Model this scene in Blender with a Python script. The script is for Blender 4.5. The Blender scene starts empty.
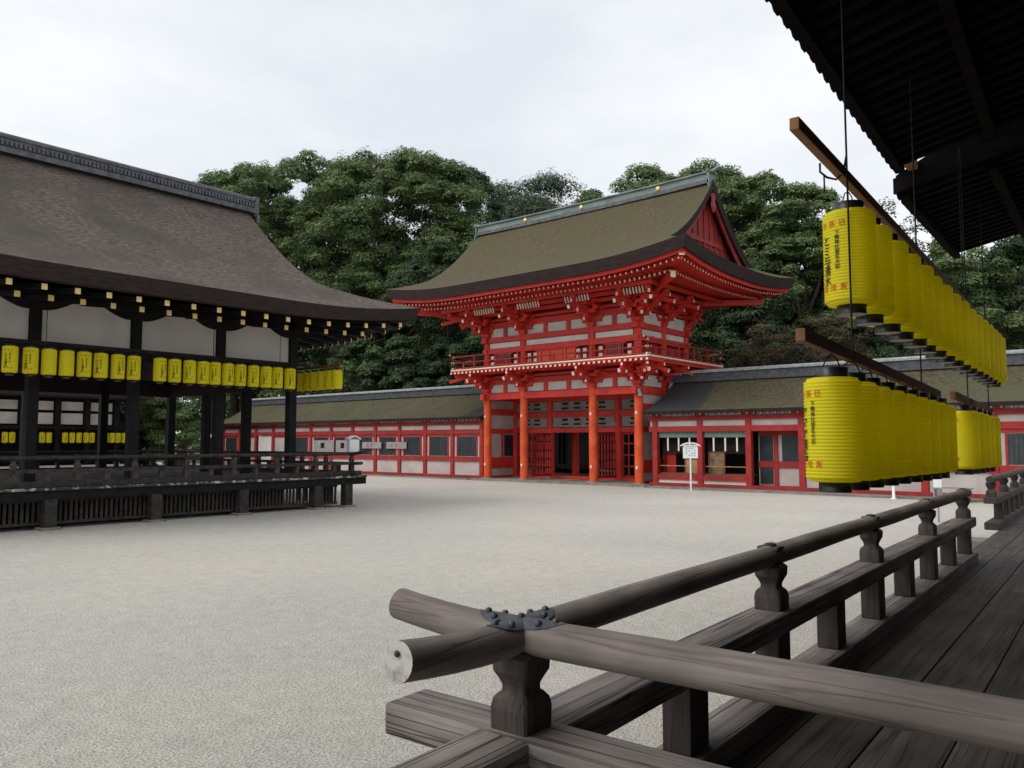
import bpy, bmesh, math, random
import numpy as np
from mathutils import Matrix, Vector
R = math.radians
random.seed(7); rng = np.random.default_rng(11)
sc = bpy.context.scene
COL = sc.collection

# ------------------------------------------------------------------ camera, sky, sun, exposure
cam = bpy.data.cameras.new('camera'); camo = bpy.data.objects.new('camera', cam); COL.objects.link(camo)
cam.sensor_width = 36; cam.lens = 36*796/1024; cam.clip_end = 3000; cam.clip_start = .05
EYE = 1.8
az, pitch = R(40.5), math.atan(58/796)
camo.location = (0, 0, EYE)
camo.rotation_euler = (math.pi/2 + pitch, 0, az - math.pi/2)
sc.camera = camo

world = bpy.data.worlds.new("World"); sc.world = world; world.use_nodes = True
SUN_EL, SUN_AZ = R(48), math.atan2(.42, -.9)      # the veiled sun stands behind the camera
nt = world.node_tree; nt.nodes.clear()
def N(t, **kw):
    n = nt.nodes.new(t)
    for k, v in kw.items(): setattr(n, k, v)
    return n
out = N('ShaderNodeOutputWorld'); bg = N('ShaderNodeBackground'); bg.inputs['Strength'].default_value = .1
sky = N('ShaderNodeTexSky', sky_type='NISHITA'); sky.sun_disc = False
sky.sun_elevation = SUN_EL; sky.sun_rotation = math.pi/2 - SUN_AZ
tc = N('ShaderNodeTexCoord'); mp = N('ShaderNodeMapping'); mp.inputs['Scale'].default_value = (1, 1, 2.4)
no = N('ShaderNodeTexNoise'); no.inputs['Scale'].default_value = 2.2; no.inputs['Detail'].default_value = 7; no.inputs['Roughness'].default_value = .55
cr = N('ShaderNodeValToRGB'); e = cr.color_ramp.elements
e[0].position = .33; e[0].color = (5.9, 6.2, 6.6, 1); e[1].position = .6; e[1].color = (7.3, 7.45, 7.6, 1)
mx = N('ShaderNodeMixRGB'); mx.inputs['Fac'].default_value = .93
L = nt.links.new
L(tc.outputs['Generated'], mp.inputs['Vector']); L(mp.outputs[0], no.inputs['Vector']); L(no.outputs['Fac'], cr.inputs['Fac'])
L(sky.outputs[0], mx.inputs[1]); L(cr.outputs[0], mx.inputs[2]); L(mx.outputs[0], bg.inputs['Color']); L(bg.outputs[0], out.inputs[0])

sun = bpy.data.lights.new('sun', 'SUN'); suno = bpy.data.objects.new('sun', sun); COL.objects.link(suno)
sun.energy = 1.5; sun.angle = R(45); sun.color = (1, .96, .9)
sd = Vector((math.cos(SUN_AZ)*math.cos(SUN_EL), math.sin(SUN_AZ)*math.cos(SUN_EL), math.sin(SUN_EL)))
suno.rotation_euler = sd.to_track_quat('Z', 'Y').to_euler()
vs = sc.view_settings; vs.view_transform = 'Standard'; vs.look = 'None'; vs.gamma = 1; vs.exposure = .48; vs.use_curve_mapping = False
sc.cycles.use_denoising = True; sc.cycles.max_bounces = 5; sc.cycles.diffuse_bounces = 2; sc.cycles.transparent_max_bounces = 4

# ------------------------------------------------------------------ helpers
def rot(axis, a): return Matrix.Rotation(a, 3, axis)
class MB:
    def __init__(s): s.v = []; s.f = []; s.m = []; s.s = []
    def add(s, vs_, fs, mat=0, smooth=False):
        b = len(s.v); s.v += [tuple(p) for p in vs_]
        for f in fs: s.f.append(tuple(b+i for i in f)); s.m.append(mat); s.s.append(smooth)
    def box(s, x0, x1, y0, y1, z0, z1, mat=0):
        v = [(x, y, z) for z in (z0, z1) for x, y in ((x0, y0), (x1, y0), (x1, y1), (x0, y1))]
        s.add(v, [(3, 2, 1, 0), (4, 5, 6, 7), (0, 1, 5, 4), (1, 2, 6, 5), (2, 3, 7, 6), (3, 0, 4, 7)], mat)
    def cbox(s, c, d, mat=0): s.box(c[0]-d[0]/2, c[0]+d[0]/2, c[1]-d[1]/2, c[1]+d[1]/2, c[2]-d[2]/2, c[2]+d[2]/2, mat)
    def bar(s, p0, p1, w, h, mat=0, tip=None):
        p0, p1 = Vector(p0), Vector(p1); d = (p1-p0).normalized()
        up = Vector((0, 0, 1)) if abs(d.z) < .95 else Vector((1, 0, 0))
        sx = d.cross(up).normalized()*(w/2); sz = sx.cross(d).normalized()*(h/2)
        v = [p0-sx-sz, p0+sx-sz, p0+sx+sz, p0-sx+sz, p1-sx-sz, p1+sx-sz, p1+sx+sz, p1-sx+sz]
        s.add(v, [(0, 1, 5, 4), (1, 2, 6, 5), (2, 3, 7, 6), (3, 0, 4, 7)], mat)
        s.add(v, [(3, 2, 1, 0)], mat); s.add(v, [(4, 5, 6, 7)], mat if tip is None else tip)
    def tube(s, pts, r, n=10, mat=0, cap=0, capend=None):
        pts = [Vector(p) for p in pts]; rs = r if isinstance(r, (list, tuple)) else [r]*len(pts)
        vs_ = []
        for i, p in enumerate(pts):
            d = (pts[min(i+1, len(pts)-1)]-pts[max(i-1, 0)]).normalized()
            up = Vector((0, 0, 1)) if abs(d.z) < .9 else Vector((1, 0, 0))
            a = d.cross(up).normalized(); b = a.cross(d)
            for k in range(n):
                t = 2*math.pi*k/n; vs_.append(p+(a*math.cos(t)+b*math.sin(t))*rs[i])
        fs = [(i*n+k, i*n+(k+1) % n, (i+1)*n+(k+1) % n, (i+1)*n+k) for i in range(len(pts)-1) for k in range(n)]
        s.add(vs_, fs, mat, True)
        s.add(vs_[:n], [tuple(range(n))], cap); s.add(vs_[-n:], [tuple(reversed(range(n)))], cap if capend is None else capend)
    def lathe(s, prof, n=16, c=(0, 0, 0), mat=0, smooth=True):
        vs_ = [(c[0]+r_*math.cos(2*math.pi*k/n), c[1]+r_*math.sin(2*math.pi*k/n), c[2]+z) for r_, z in prof for k in range(n)]
        fs = [(i*n+k, i*n+(k+1) % n, (i+1)*n+(k+1) % n, (i+1)*n+k) for i in range(len(prof)-1) for k in range(n)]
        s.add(vs_, fs, mat, smooth)
        m = len(prof)-1
        s.add(vs_, [tuple(reversed(range(n))), tuple(range(m*n, m*n+n))], mat)
    def sq(s, prof, c=(0, 0, 0), ch=.18, mat=0):
        """stacked chamfered-square sections, prof = [(half width, z)]"""
        k = 1-ch; sec = [(1, -k), (1, k), (k, 1), (-k, 1), (-1, k), (-1, -k), (-k, -1), (k, -1)]; n = 8
        vs_ = [(c[0]+w*x, c[1]+w*y, c[2]+z) for w, z in prof for x, y in sec]
        fs = [(i*n+j, i*n+(j+1) % n, (i+1)*n+(j+1) % n, (i+1)*n+j) for i in range(len(prof)-1) for j in range(n)]
        m = len(prof)-1
        s.add(vs_, fs+[tuple(reversed(range(n))), tuple(range(m*n, m*n+n))], mat)
    def grid(s, P, mat=0, smooth=True, flip=False):
        nu, nv = len(P), len(P[0]); vs_ = [p for row in P for p in row]
        fs = []
        for i in range(nu-1):
            for j in range(nv-1):
                f = (i*nv+j, i*nv+j+1, (i+1)*nv+j+1, (i+1)*nv+j)
                fs.append(tuple(reversed(f)) if flip else f)
        s.add(vs_, fs, mat, smooth)
    def build(s, name, mats, parent=None, loc=(0, 0, 0), rz=0, bevel=0, weld=False):
        me = bpy.data.meshes.new(name); me.from_pydata(s.v, [], s.f)
        mats = mats if isinstance(mats, (list, tuple)) else [mats]
        for m in mats: me.materials.append(m)
        me.polygons.foreach_set('material_index', s.m); me.polygons.foreach_set('use_smooth', s.s)
        bm = bmesh.new(); bm.from_mesh(me)
        if weld and not bevel: bmesh.ops.remove_doubles(bm, verts=bm.verts, dist=1e-5)
        if bevel:
            bmesh.ops.remove_doubles(bm, verts=bm.verts, dist=1e-5)
            ed = [e_ for e_ in bm.edges if len(e_.link_faces) == 2 and e_.calc_face_angle(0) > .6]
            bmesh.ops.bevel(bm, geom=ed, offset=bevel, segments=2, profile=.6, affect='EDGES', clamp_overlap=True)
        bmesh.ops.recalc_face_normals(bm, faces=bm.faces)
        bm.to_mesh(me); bm.free(); me.update()
        o = bpy.data.objects.new(name, me); COL.objects.link(o)
        o.parent = parent; o.location = loc; o.rotation_euler = (0, 0, rz)
        return o
def pieces(mb, name, mats, parent=None, bevel=0):
    """one object per loose piece"""
    key = {}; par = []
    def find(i):
        while par[i] != i: par[i] = par[par[i]]; i = par[i]
        return i
    vid = []
    for v in mb.v:
        k = (round(v[0], 5), round(v[1], 5), round(v[2], 5))
        if k not in key: key[k] = len(par); par.append(len(par))
        vid.append(key[k])
    for f in mb.f:
        for i in f[1:]: par[find(vid[i])] = find(vid[f[0]])
    groups = {}
    for f, m, sm in zip(mb.f, mb.m, mb.s): groups.setdefault(find(vid[f[0]]), []).append((f, m, sm))
    outl = []
    for fs in groups.values():
        n = MB()
        for f, m, sm in fs: n.add([mb.v[i] for i in f], [tuple(range(len(f)))], m, sm)
        outl.append(n.build(name, mats, parent, bevel=bevel, weld=True))
    return outl
def tag(o, label=None, cat=None, group=None, kind=None):
    if label: o['label'] = label
    if cat: o['category'] = cat
    if group: o['group'] = group
    if kind: o['kind'] = kind
    return o
def thing(name, label, cat, loc=(0, 0, 0), rz=0, group=None):
    o = bpy.data.objects.new(name, None); COL.objects.link(o); o.empty_display_size = .2
    o.location = loc; o.rotation_euler = (0, 0, rz)
    return tag(o, label, cat, group)
def kids(o): return [c for c in COL.objects if c.parent == o]
def inst(o, parent, loc, rz=None):
    c = o.copy(); COL.objects.link(c); c.parent = parent; c.location = loc
    if rz is not None: c.rotation_euler = (0, 0, rz)
    return c
def tree_of(o): return [(c, tree_of(c)) for c in kids(o)]
def dup(o, tree, loc, rz, label, parent=None, scale=None):
    c = o.copy(); COL.objects.link(c); c.parent = parent
    if label: c['label'] = label
    if loc is not None: c.location = loc; c.rotation_euler = (0, 0, rz)
    if scale: c.scale = (scale,)*3
    for ch, t in tree: dup(ch, t, None, None, None, c)
    return c
ORD = ['first', 'second', 'third', 'fourth', 'fifth', 'sixth', 'seventh', 'eighth', 'ninth', 'tenth', 'eleventh', 'twelfth', 'thirteenth', 'fourteenth', 'fifteenth', 'sixteenth', 'seventeenth', 'eighteenth', 'nineteenth', 'twentieth', 'twenty-first', 'twenty-second']

def pm(name, c1, c2, scale=4, stretch=(1, 1, 1), rough=.85, bump=0, bscale=None, detail=6, spec=.25, metal=0, lo=.35, hi=.65, c3=None, scale3=.4, trans=0, rnd=True):
    """procedural paint/wood/stone: two tones by noise, a third by large patches, bump"""
    m = bpy.data.materials.new(name); m.use_nodes = True; t = m.node_tree; b = t.nodes['Principled BSDF']; l = t.links.new
    g = t.nodes.new
    tcn = g('ShaderNodeTexCoord'); oi = g('ShaderNodeObjectInfo'); mpn = g('ShaderNodeMapping'); mpn.inputs['Scale'].default_value = stretch
    if rnd:
        ml = g('ShaderNodeMath'); ml.operation = 'MULTIPLY'; ml.inputs[1].default_value = 53
        l(oi.outputs['Random'], ml.inputs[0]); l(ml.outputs[0], mpn.inputs['Location'])
    l(tcn.outputs['Object'], mpn.inputs['Vector'])
    n1 = g('ShaderNodeTexNoise'); n1.inputs['Scale'].default_value = scale; n1.inputs['Detail'].default_value = detail; n1.inputs['Roughness'].default_value = .62
    l(mpn.outputs[0], n1.inputs['Vector'])
    r1 = g('ShaderNodeValToRGB'); r1.color_ramp.elements[0].position = lo; r1.color_ramp.elements[1].position = hi
    r1.color_ramp.elements[0].color = (*c1, 1); r1.color_ramp.elements[1].color = (*c2, 1)
    l(n1.outputs['Fac'], r1.inputs['Fac']); colr = r1.outputs[0]
    if c3:
        n3 = g('ShaderNodeTexNoise'); n3.inputs['Scale'].default_value = scale3; n3.inputs['Detail'].default_value = 4
        l(tcn.outputs['Object'], n3.inputs['Vector'])
        r3 = g('ShaderNodeValToRGB'); r3.color_ramp.elements[0].position = .45; r3.color_ramp.elements[1].position = .68
        l(n3.outputs['Fac'], r3.inputs['Fac'])
        mxn = g('ShaderNodeMixRGB'); l(r3.outputs[0], mxn.inputs[0]); l(colr, mxn.inputs[1]); mxn.inputs[2].default_value = (*c3, 1); colr = mxn.outputs[0]
    l(colr, b.inputs['Base Color'])
    b.inputs['Roughness'].default_value = rough; b.inputs['Specular IOR Level'].default_value = spec; b.inputs['Metallic'].default_value = metal
    if bump:
        n2 = g('ShaderNodeTexNoise'); n2.inputs['Scale'].default_value = bscale or scale*2; n2.inputs['Detail'].default_value = 5
        l(mpn.outputs[0], n2.inputs['Vector'])
        bp = g('ShaderNodeBump'); bp.inputs['Strength'].default_value = 1; bp.inputs['Distance'].default_value = bump
        l(n2.outputs['Fac'], bp.inputs['Height']); l(bp.outputs[0], b.inputs['Normal'])
    if trans:
        tr = g('ShaderNodeBsdfTranslucent'); l(colr, tr.inputs['Color']); ms = g('ShaderNodeMixShader'); ms.inputs[0].default_value = trans
        o = t.nodes['Material Output']; l(b.outputs[0], ms.inputs[1]); l(tr.outputs[0], ms.inputs[2]); l(ms.outputs[0], o.inputs['Surface'])
    return m
M = {}
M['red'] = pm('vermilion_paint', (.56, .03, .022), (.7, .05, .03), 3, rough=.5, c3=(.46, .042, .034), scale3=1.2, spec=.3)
M['orange'] = pm('lit_vermilion_paint', (.62, .075, .02), (.78, .135, .032), 3, (1, 1, .35), rough=.5, c3=(.52, .05, .03), scale3=1.5, spec=.3)  # lit copy of the vermilion: daylight put into the colour
M['dred'] = pm('aged_red_paint', (.26, .02, .02), (.38, .036, .032), 3, rough=.65, c3=(.22, .032, .03), scale3=.9)
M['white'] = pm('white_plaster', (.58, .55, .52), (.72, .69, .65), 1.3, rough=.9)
M['shadewhite'] = pm('shaded_plaster', (.4, .345, .335), (.52, .46, .44), 1.3, rough=.9)  # white plaster pinked and greyed: shade put into the colour
M['cream'] = pm('cream_paint', (.68, .62, .5), (.78, .73, .62), 6, rough=.7)
M['gold'] = pm('gilt_metal', (.72, .52, .18), (.85, .66, .28), 9, rough=.45, spec=.5, metal=.35)
M['black'] = pm('dark_timber', (.0045, .0042, .005), (.013, .0115, .0125), 5, (1, 1, 1), rough=.75, bump=.004, bscale=20)
M['brownblack'] = pm('dark_brown_timber', (.011, .008, .0085), (.03, .021, .02), 5, rough=.85, spec=.1)
M['weather'] = pm('weathered_timber', (.022, .019, .018), (.06, .053, .05), 7, (.25, 1, 1), rough=.85, bump=.004, bscale=14, detail=9)
M['greywood'] = pm('grey_plank_wood', (.05, .044, .042), (.13, .118, .11), 7, (.12, 1.6, 1.6), rough=.8, detail=9, c3=(.06, .052, .05), scale3=1.1)
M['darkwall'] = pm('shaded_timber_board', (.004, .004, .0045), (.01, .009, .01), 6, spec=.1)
M['nearblack'] = pm('near_black_timber', (.003, .003, .0034), (.008, .0076, .008), 6, rough=1, spec=0)  # one near-black tone for roof, posts and back wall
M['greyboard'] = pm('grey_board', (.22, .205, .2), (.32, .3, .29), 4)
M['eavewood'] = pm('very_dark_eave_timber', (.0035, .0032, .0036), (.0105, .0092, .0096), 7, (1, .3, 1), rough=1, spec=.05)  # slightly lighter near-black for rafters, battens and end boards
M['wallpanel'] = pm('pale_upper_panel', (.58, .55, .52), (.68, .65, .61), 1.2, rough=.9)
M['bark'] = pm('cypress_bark_roof', (.046, .036, .031), (.178, .144, .125), 8, (2.2, .9, 4), c3=(.075, .066, .056), scale3=.6, rough=.95, bump=.05, bscale=16, detail=9, lo=.36, hi=.64, rnd=False)
M['moss'] = pm('mossy_bark_roof', (.034, .027, .016), (.135, .108, .062), 14, rough=.95, bump=.03, bscale=12, detail=8, c3=(.075, .072, .036), scale3=.55, lo=.3, hi=.7, rnd=False)
M['edge'] = pm('roof_edge_layers', (.018, .012, .011), (.042, .028, .026), 3, (1, 1, 9), rough=.9)
M['copper'] = pm('verdigris_ridge', (.1, .145, .135), (.2, .26, .24), 3, (1, .4, 1), rough=.6, spec=.4, c3=(.12, .13, .12), scale3=.8)
M['tile'] = pm('grey_ridge_tile', (.05, .053, .06), (.125, .13, .145), 6, rough=.55, spec=.4)
M['darktile'] = pm('dark_ridge_tile', (.035, .037, .042), (.085, .09, .1), 5, rough=.5, spec=.4)
M['lead'] = pm('pale_ridge_capping', (.2, .21, .22), (.36, .37, .38), 5, rough=.55)
M['stone'] = pm('grey_paving_stone', (.17, .155, .14), (.28, .26, .235), 4, rough=.9, bump=.006, bscale=20, c3=(.14, .12, .1), scale3=.8)
M['window'] = pm('dark_window', (.012, .017, .022), (.03, .038, .045), 3, rough=.35, spec=.5)
M['green'] = pm('green_curtain', (.1, .16, .145), (.17, .24, .215), 12, (1, 4, .2), rough=.9)
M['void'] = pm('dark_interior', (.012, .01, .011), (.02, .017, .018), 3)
M['paper'] = pm('yellow_lantern_paper', (.94, .84, .02), (.97, .89, .035), 3, rough=.6, spec=.3, trans=.5)
M['ink'] = pm('black_brush_ink', (.012, .011, .008), (.03, .026, .018), 40, rough=.7)
M['redink'] = pm('red_brush_ink', (.5, .06, .01), (.62, .11, .012), 40, rough=.7)
M['cap'] = pm('black_lantern_rim', (.01, .011, .014), (.022, .024, .03), 12, rough=.4, spec=.5)
M['pole'] = pm('tan_timber', (.22, .105, .045), (.36, .19, .09), 8, (.15, 1, 1), rough=.7, bump=.002, bscale=30)
M['polebrown'] = pm('reddish_brown_timber', (.13, .055, .03), (.22, .1, .055), 8, (.15, 1, 1), rough=.7)
M['wire'] = pm('dark_wire', (.008, .007, .007), (.018, .016, .015), 20, rough=.7)
M['iron'] = pm('blue_grey_iron', (.045, .05, .06), (.095, .1, .115), 18, rough=.5, metal=.4, bump=.001, bscale=60)
M['endpaint'] = pm('worn_white_end_paint', (.2, .18, .165), (.5, .48, .45), 22, rough=.85, detail=8, lo=.3, hi=.5)
M['signwhite'] = pm('white_sign_paint', (.74, .76, .76), (.82, .83, .83), 6, rough=.6)
M['signink'] = pm('grey_blue_sign_lettering', (.3, .38, .4), (.4, .47, .48), 20)
M['gold2'] = pm('brown_gold_screen', (.16, .1, .05), (.3, .2, .11), 9, rough=.6, c3=(.1, .08, .06), scale3=3)
M['tanboard'] = pm('tan_board', (.34, .2, .1), (.45, .28, .15), 5, (1, 1, .3))
M['redcloth'] = pm('red_cloth', (.3, .02, .018), (.42, .035, .025), 6, (1, 5, .3), rough=.9)
M['metal'] = pm('steel', (.3, .31, .33), (.42, .43, .45), 10, rough=.35, metal=.8)
M['bark2'] = pm('tree_bark', (.045, .036, .028), (.11, .09, .072), 6, (1, 1, .2), rough=.95, bump=.03, bscale=8)

# timber whose grain follows the longest side, with open cracks: the near railing and the deck
def timber(name, a, b, crack=.6, sc_=(.9, 14, 14), bump=.006, patch=None):
    m = bpy.data.materials.new(name); m.use_nodes = True; t = m.node_tree; bs = t.nodes['Principled BSDF']; l = t.links.new; g = t.nodes.new
    tcn = g('ShaderNodeTexCoord'); oi = g('ShaderNodeObjectInfo'); ml = g('ShaderNodeMath'); ml.operation = 'MULTIPLY'; ml.inputs[1].default_value = 31
    mpn = g('ShaderNodeMapping'); mpn.inputs['Scale'].default_value = sc_
    l(oi.outputs['Random'], ml.inputs[0]); l(ml.outputs[0], mpn.inputs['Location']); l(tcn.outputs['Object'], mpn.inputs['Vector'])
    n1 = g('ShaderNodeTexNoise'); n1.inputs['Scale'].default_value = 2.6; n1.inputs['Detail'].default_value = 8; n1.inputs['Roughness'].default_value = .6; n1.inputs['Distortion'].default_value = .15
    l(mpn.outputs[0], n1.inputs['Vector'])
    r1 = g('ShaderNodeValToRGB'); r1.color_ramp.elements[0].position = .3; r1.color_ramp.elements[1].position = .7
    r1.color_ramp.elements[0].color = (*a, 1); r1.color_ramp.elements[1].color = (*b, 1); l(n1.outputs['Fac'], r1.inputs['Fac'])
    mp2 = g('ShaderNodeMapping'); mp2.inputs['Scale'].default_value = (sc_[0]*.35, sc_[1]*.8, sc_[2]*.8); l(ml.outputs[0], mp2.inputs['Location']); l(tcn.outputs['Object'], mp2.inputs['Vector'])
    n2 = g('ShaderNodeTexNoise'); n2.inputs['Scale'].default_value = 2.0; n2.inputs['Detail'].default_value = 3; n2.inputs['Distortion'].default_value = .3; l(mp2.outputs[0], n2.inputs['Vector'])
    s_ = g('ShaderNodeMath'); s_.operation = 'SUBTRACT'; s_.inputs[1].default_value = .5; l(n2.outputs['Fac'], s_.inputs[0])
    ab = g('ShaderNodeMath'); ab.operation = 'ABSOLUTE'; l(s_.outputs[0], ab.inputs[0])
    r2 = g('ShaderNodeValToRGB'); r2.color_ramp.elements[0].position = 0; r2.color_ramp.elements[1].position = .022
    r2.color_ramp.elements[0].color = (1-crack,)*3+(1,); r2.color_ramp.elements[1].color = (1, 1, 1, 1); l(ab.outputs[0], r2.inputs['Fac'])
    mu = g('ShaderNodeMixRGB'); mu.blend_type = 'MULTIPLY'; mu.inputs[0].default_value = 1; l(r1.outputs[0], mu.inputs[1]); l(r2.outputs[0], mu.inputs[2])
    n3 = g('ShaderNodeTexNoise'); n3.inputs['Scale'].default_value = 2.3; n3.inputs['Detail'].default_value = 5; l(tcn.outputs['Object'], n3.inputs['Vector'])
    r3 = g('ShaderNodeValToRGB'); r3.color_ramp.elements[0].position = .35; r3.color_ramp.elements[1].position = .7
    r3.color_ramp.elements[0].color = (.62, .6, .6, 1); r3.color_ramp.elements[1].color = (1.12, 1.1, 1.08, 1); l(n3.outputs['Fac'], r3.inputs['Fac'])
    mv = g('ShaderNodeMixRGB'); mv.blend_type = 'MULTIPLY'; mv.inputs[0].default_value = 1; l(mu.outputs[0], mv.inputs[1]); l(r3.outputs[0], mv.inputs[2])
    l(mv.outputs[0], bs.inputs['Base Color'])
    bs.inputs['Roughness'].default_value = .72; bs.inputs['Specular IOR Level'].default_value = .3
    ad = g('ShaderNodeMath'); ad.operation = 'MULTIPLY_ADD'; ad.inputs[1].default_value = .5; l(n1.outputs['Fac'], ad.inputs[0]); l(r2.outputs[0], ad.inputs[2])
    bp = g('ShaderNodeBump'); bp.inputs['Distance'].default_value = bump; bp.inputs['Strength'].default_value = .8; l(ad.outputs[0], bp.inputs['Height']); l(bp.outputs[0], bs.inputs['Normal'])
    return m
M['rail'] = timber('weathered_rail_wood', (.16, .136, .123), (.3, .262, .24), crack=.35, sc_=(.7, 9, 9), bump=.003)
M['plank'] = timber('cracked_beam_wood', (.125, .109, .1), (.29, .262, .245), crack=.75, sc_=(.5, 12, 12), bump=.008)
M['post'] = timber('dark_post_wood', (.042, .034, .031), (.11, .092, .084), crack=.4, sc_=(12, 12, .9), bump=.003)
M['deck'] = timber('deck_board_wood', (.034, .029, .027), (.1, .087, .08), crack=.6, sc_=(.4, 9, 9), bump=.004)

# ------------------------------------------------------------------ ground
def gravel():
    m = bpy.data.materials.new('pale_gravel'); m.use_nodes = True; t = m.node_tree; b = t.nodes['Principled BSDF']; l = t.links.new; g = t.nodes.new
    tcn = g('ShaderNodeTexCoord')
    def noise(s, d, r=.6):
        n = g('ShaderNodeTexNoise'); n.inputs['Scale'].default_value = s; n.inputs['Detail'].default_value = d; n.inputs['Roughness'].default_value = r
        l(tcn.outputs['Object'], n.inputs['Vector']); return n
    a, c, f = noise(62, 4, .75), noise(5.0, 8, .72), noise(.22, 4)
    ra = g('ShaderNodeValToRGB'); ra.color_ramp.elements[0].position = .38; ra.color_ramp.elements[1].position = .56
    ra.color_ramp.elements[0].color = (.28, .27, .248, 1); ra.color_ramp.elements[1].color = (.78, .752, .695, 1); l(a.outputs['Fac'], ra.inputs['Fac'])
    rc = g('ShaderNodeValToRGB'); rc.color_ramp.elements[0].position = .3; rc.color_ramp.elements[1].position = .62
    rc.color_ramp.elements[0].color = (.83, .825, .82, 1); rc.color_ramp.elements[1].color = (1, 1, 1, 1); l(c.outputs['Fac'], rc.inputs['Fac'])
    rf = g('ShaderNodeValToRGB'); rf.color_ramp.elements[0].position = .3; rf.color_ramp.elements[1].position = .7
    rf.color_ramp.elements[0].color = (.85, .85, .85, 1); rf.color_ramp.elements[1].color = (1, .985, .955, 1); l(f.outputs['Fac'], rf.inputs['Fac'])
    m1 = g('ShaderNodeMixRGB'); m1.blend_type = 'MULTIPLY'; m1.inputs[0].default_value = 1; l(ra.outputs[0], m1.inputs[1]); l(rc.outputs[0], m1.inputs[2])
    m2 = g('ShaderNodeMixRGB'); m2.blend_type = 'MULTIPLY'; m2.inputs[0].default_value = 1; l(m1.outputs[0], m2.inputs[1]); l(rf.outputs[0], m2.inputs[2])
    l(m2.outputs[0], b.inputs['Base Color']); b.inputs['Roughness'].default_value = .95; b.inputs['Specular IOR Level'].default_value = .1
    ad = g('ShaderNodeMath'); ad.operation = 'MULTIPLY_ADD'; ad.inputs[1].default_value = .25; l(a.outputs['Fac'], ad.inputs[0]); l(c.outputs['Fac'], ad.inputs[2])
    bp = g('ShaderNodeBump'); bp.inputs['Distance'].default_value = .06; l(ad.outputs[0], bp.inputs['Height']); l(bp.outputs[0], b.inputs['Normal'])
    return m
M['gravel'] = gravel()
M['soil'] = pm('leaf_litter_soil', (.03, .026, .018), (.07, .06, .042), 2, rough=1)
g = MB(); g.add([(-400, -400, 0), (400, -400, 0), (400, 400, 0), (-400, 400, 0)], [(0, 1, 2, 3)])
tag(g.build('gravel_ground', M['gravel']), 'pale grey gravel court spreading between the shrine buildings', kind='structure')
g = MB(); g.add([(33.6, -60, .004), (300, -60, .004), (300, 200, .004), (33.6, 200, .004)], [(0, 1, 2, 3)])
tag(g.build('forest_floor', M['soil']), 'dark soil under the trees behind the corridors', kind='structure')
g = MB(); g.box(27.35, 33.3, -14, 16.5, -.1, .07); g.box(27.6, 33.3, 26.4, 50.3, -.1, .06)
tag(g.build('stone_paving', M['stone'], bevel=.01), 'low stone paving along the foot of the red corridors', kind='structure')

# ------------------------------------------------------------------ lettering
def glyphs(txt, size):
    cu = bpy.data.curves.new('glyph', 'FONT'); cu.body = txt; cu.size = size; cu.align_x = 'CENTER'; cu.resolution_u = 2; cu.offset = size*.018
    o = bpy.data.objects.new('glyph', cu); COL.objects.link(o); bpy.context.view_layer.update()
    me = bpy.data.meshes.new_from_object(o.evaluated_get(bpy.context.evaluated_depsgraph_get()))
    vs_ = [(v.co.x, v.co.y) for v in me.vertices]; fs = [tuple(p.vertices) for p in me.polygons]
    bpy.data.objects.remove(o); bpy.data.curves.remove(cu); bpy.data.meshes.remove(me)
    return vs_, fs
def wrap_text(mb, txt, size, u0, z0, rad, mat=0, dz=None, du=None):
    """characters on a cylinder of radius rad: a column going down (dz) or a row going round (du); u is arc length"""
    for i, ch in enumerate(txt):
        vs_, fs = glyphs(ch, size)
        u = u0+(du or 0)*i; z = z0-(dz or 0)*i
        mb.add([(rad*math.cos((u+x)/rad), rad*math.sin((u+x)/rad), z+y) for x, y in vs_], fs, mat)

# ------------------------------------------------------------------ paper lantern
LR, LH = .149, .565
def lantern_proto(main, small):
    root = thing('paper_lantern', 'x', 'lantern')
    b = MB(); prof = []; n = 30
    for i in range(n*2+1):
        t = i/(n*2); z = .055+LH*t
        edge = min(t, 1-t); r = LR*(1-.22*max(0, 1-edge/.055)**2.0)
        prof += [(r-.0045, z)] if i % 2 == 0 else [(r-.001, z-.0052), (r+.0005, z), (r-.001, z+.0052)]
    b.lathe(prof, 30)
    b.build('paper_body', M['paper'], root)
    c = MB(); c.lathe([(.083, 0), (.083, .062), (.07, .064), (.07, .012), (.005, .012)], 22); c.build('bottom_rim', M['cap'], root)
    c = MB(); c.lathe([(.083, .612), (.085, .675), (.072, .677), (.072, .63), (.005, .63)], 22); c.build('top_rim', M['cap'], root)
    h = MB(); h.tube([(-.07, 0, .67), (-.04, 0, .73), (0, 0, .75), (.04, 0, .73), (.07, 0, .67)], .004, 6); h.build('handle', M['wire'], root)
    t = MB(); rr = LR+.0035
    wrap_text(t, small, .031, 0, .465, rr, 0, dz=.029); t.build('dedication_lettering', M['ink'], root)
    t = MB(); wrap_text(t, main, .066, -.078, .412, rr, 0, dz=.06); t.build('name_lettering', M['ink'], root)
    for z in (.517, .137):
        t = MB(); wrap_text(t, '卯辰巳' if z > .3 else '酉戌亥', .04, -.096, z, rr, 0, du=.064); t.build('red_lettering', M['redink'], root)
    return root
PROTOS = [lantern_proto('とミ与清水', '下鴨神社堂名大前'), lantern_proto('ヤマヤ清会', '下鴨神社堂名大前')]
PT = [tree_of(p) for p in PROTOS]; used = [False, False]
def lantern(k, loc, rz, label, group, scale=None):
    if not used[k]:
        used[k] = True; o = PROTOS[k]; o.location = loc; o.rotation_euler = (0, 0, rz); o['label'] = label
        if scale: o.scale = (scale,)*3
    else: o = dup(PROTOS[k], PT[k], loc, rz, label, None, scale)
    o['group'] = group
    return o

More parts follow.
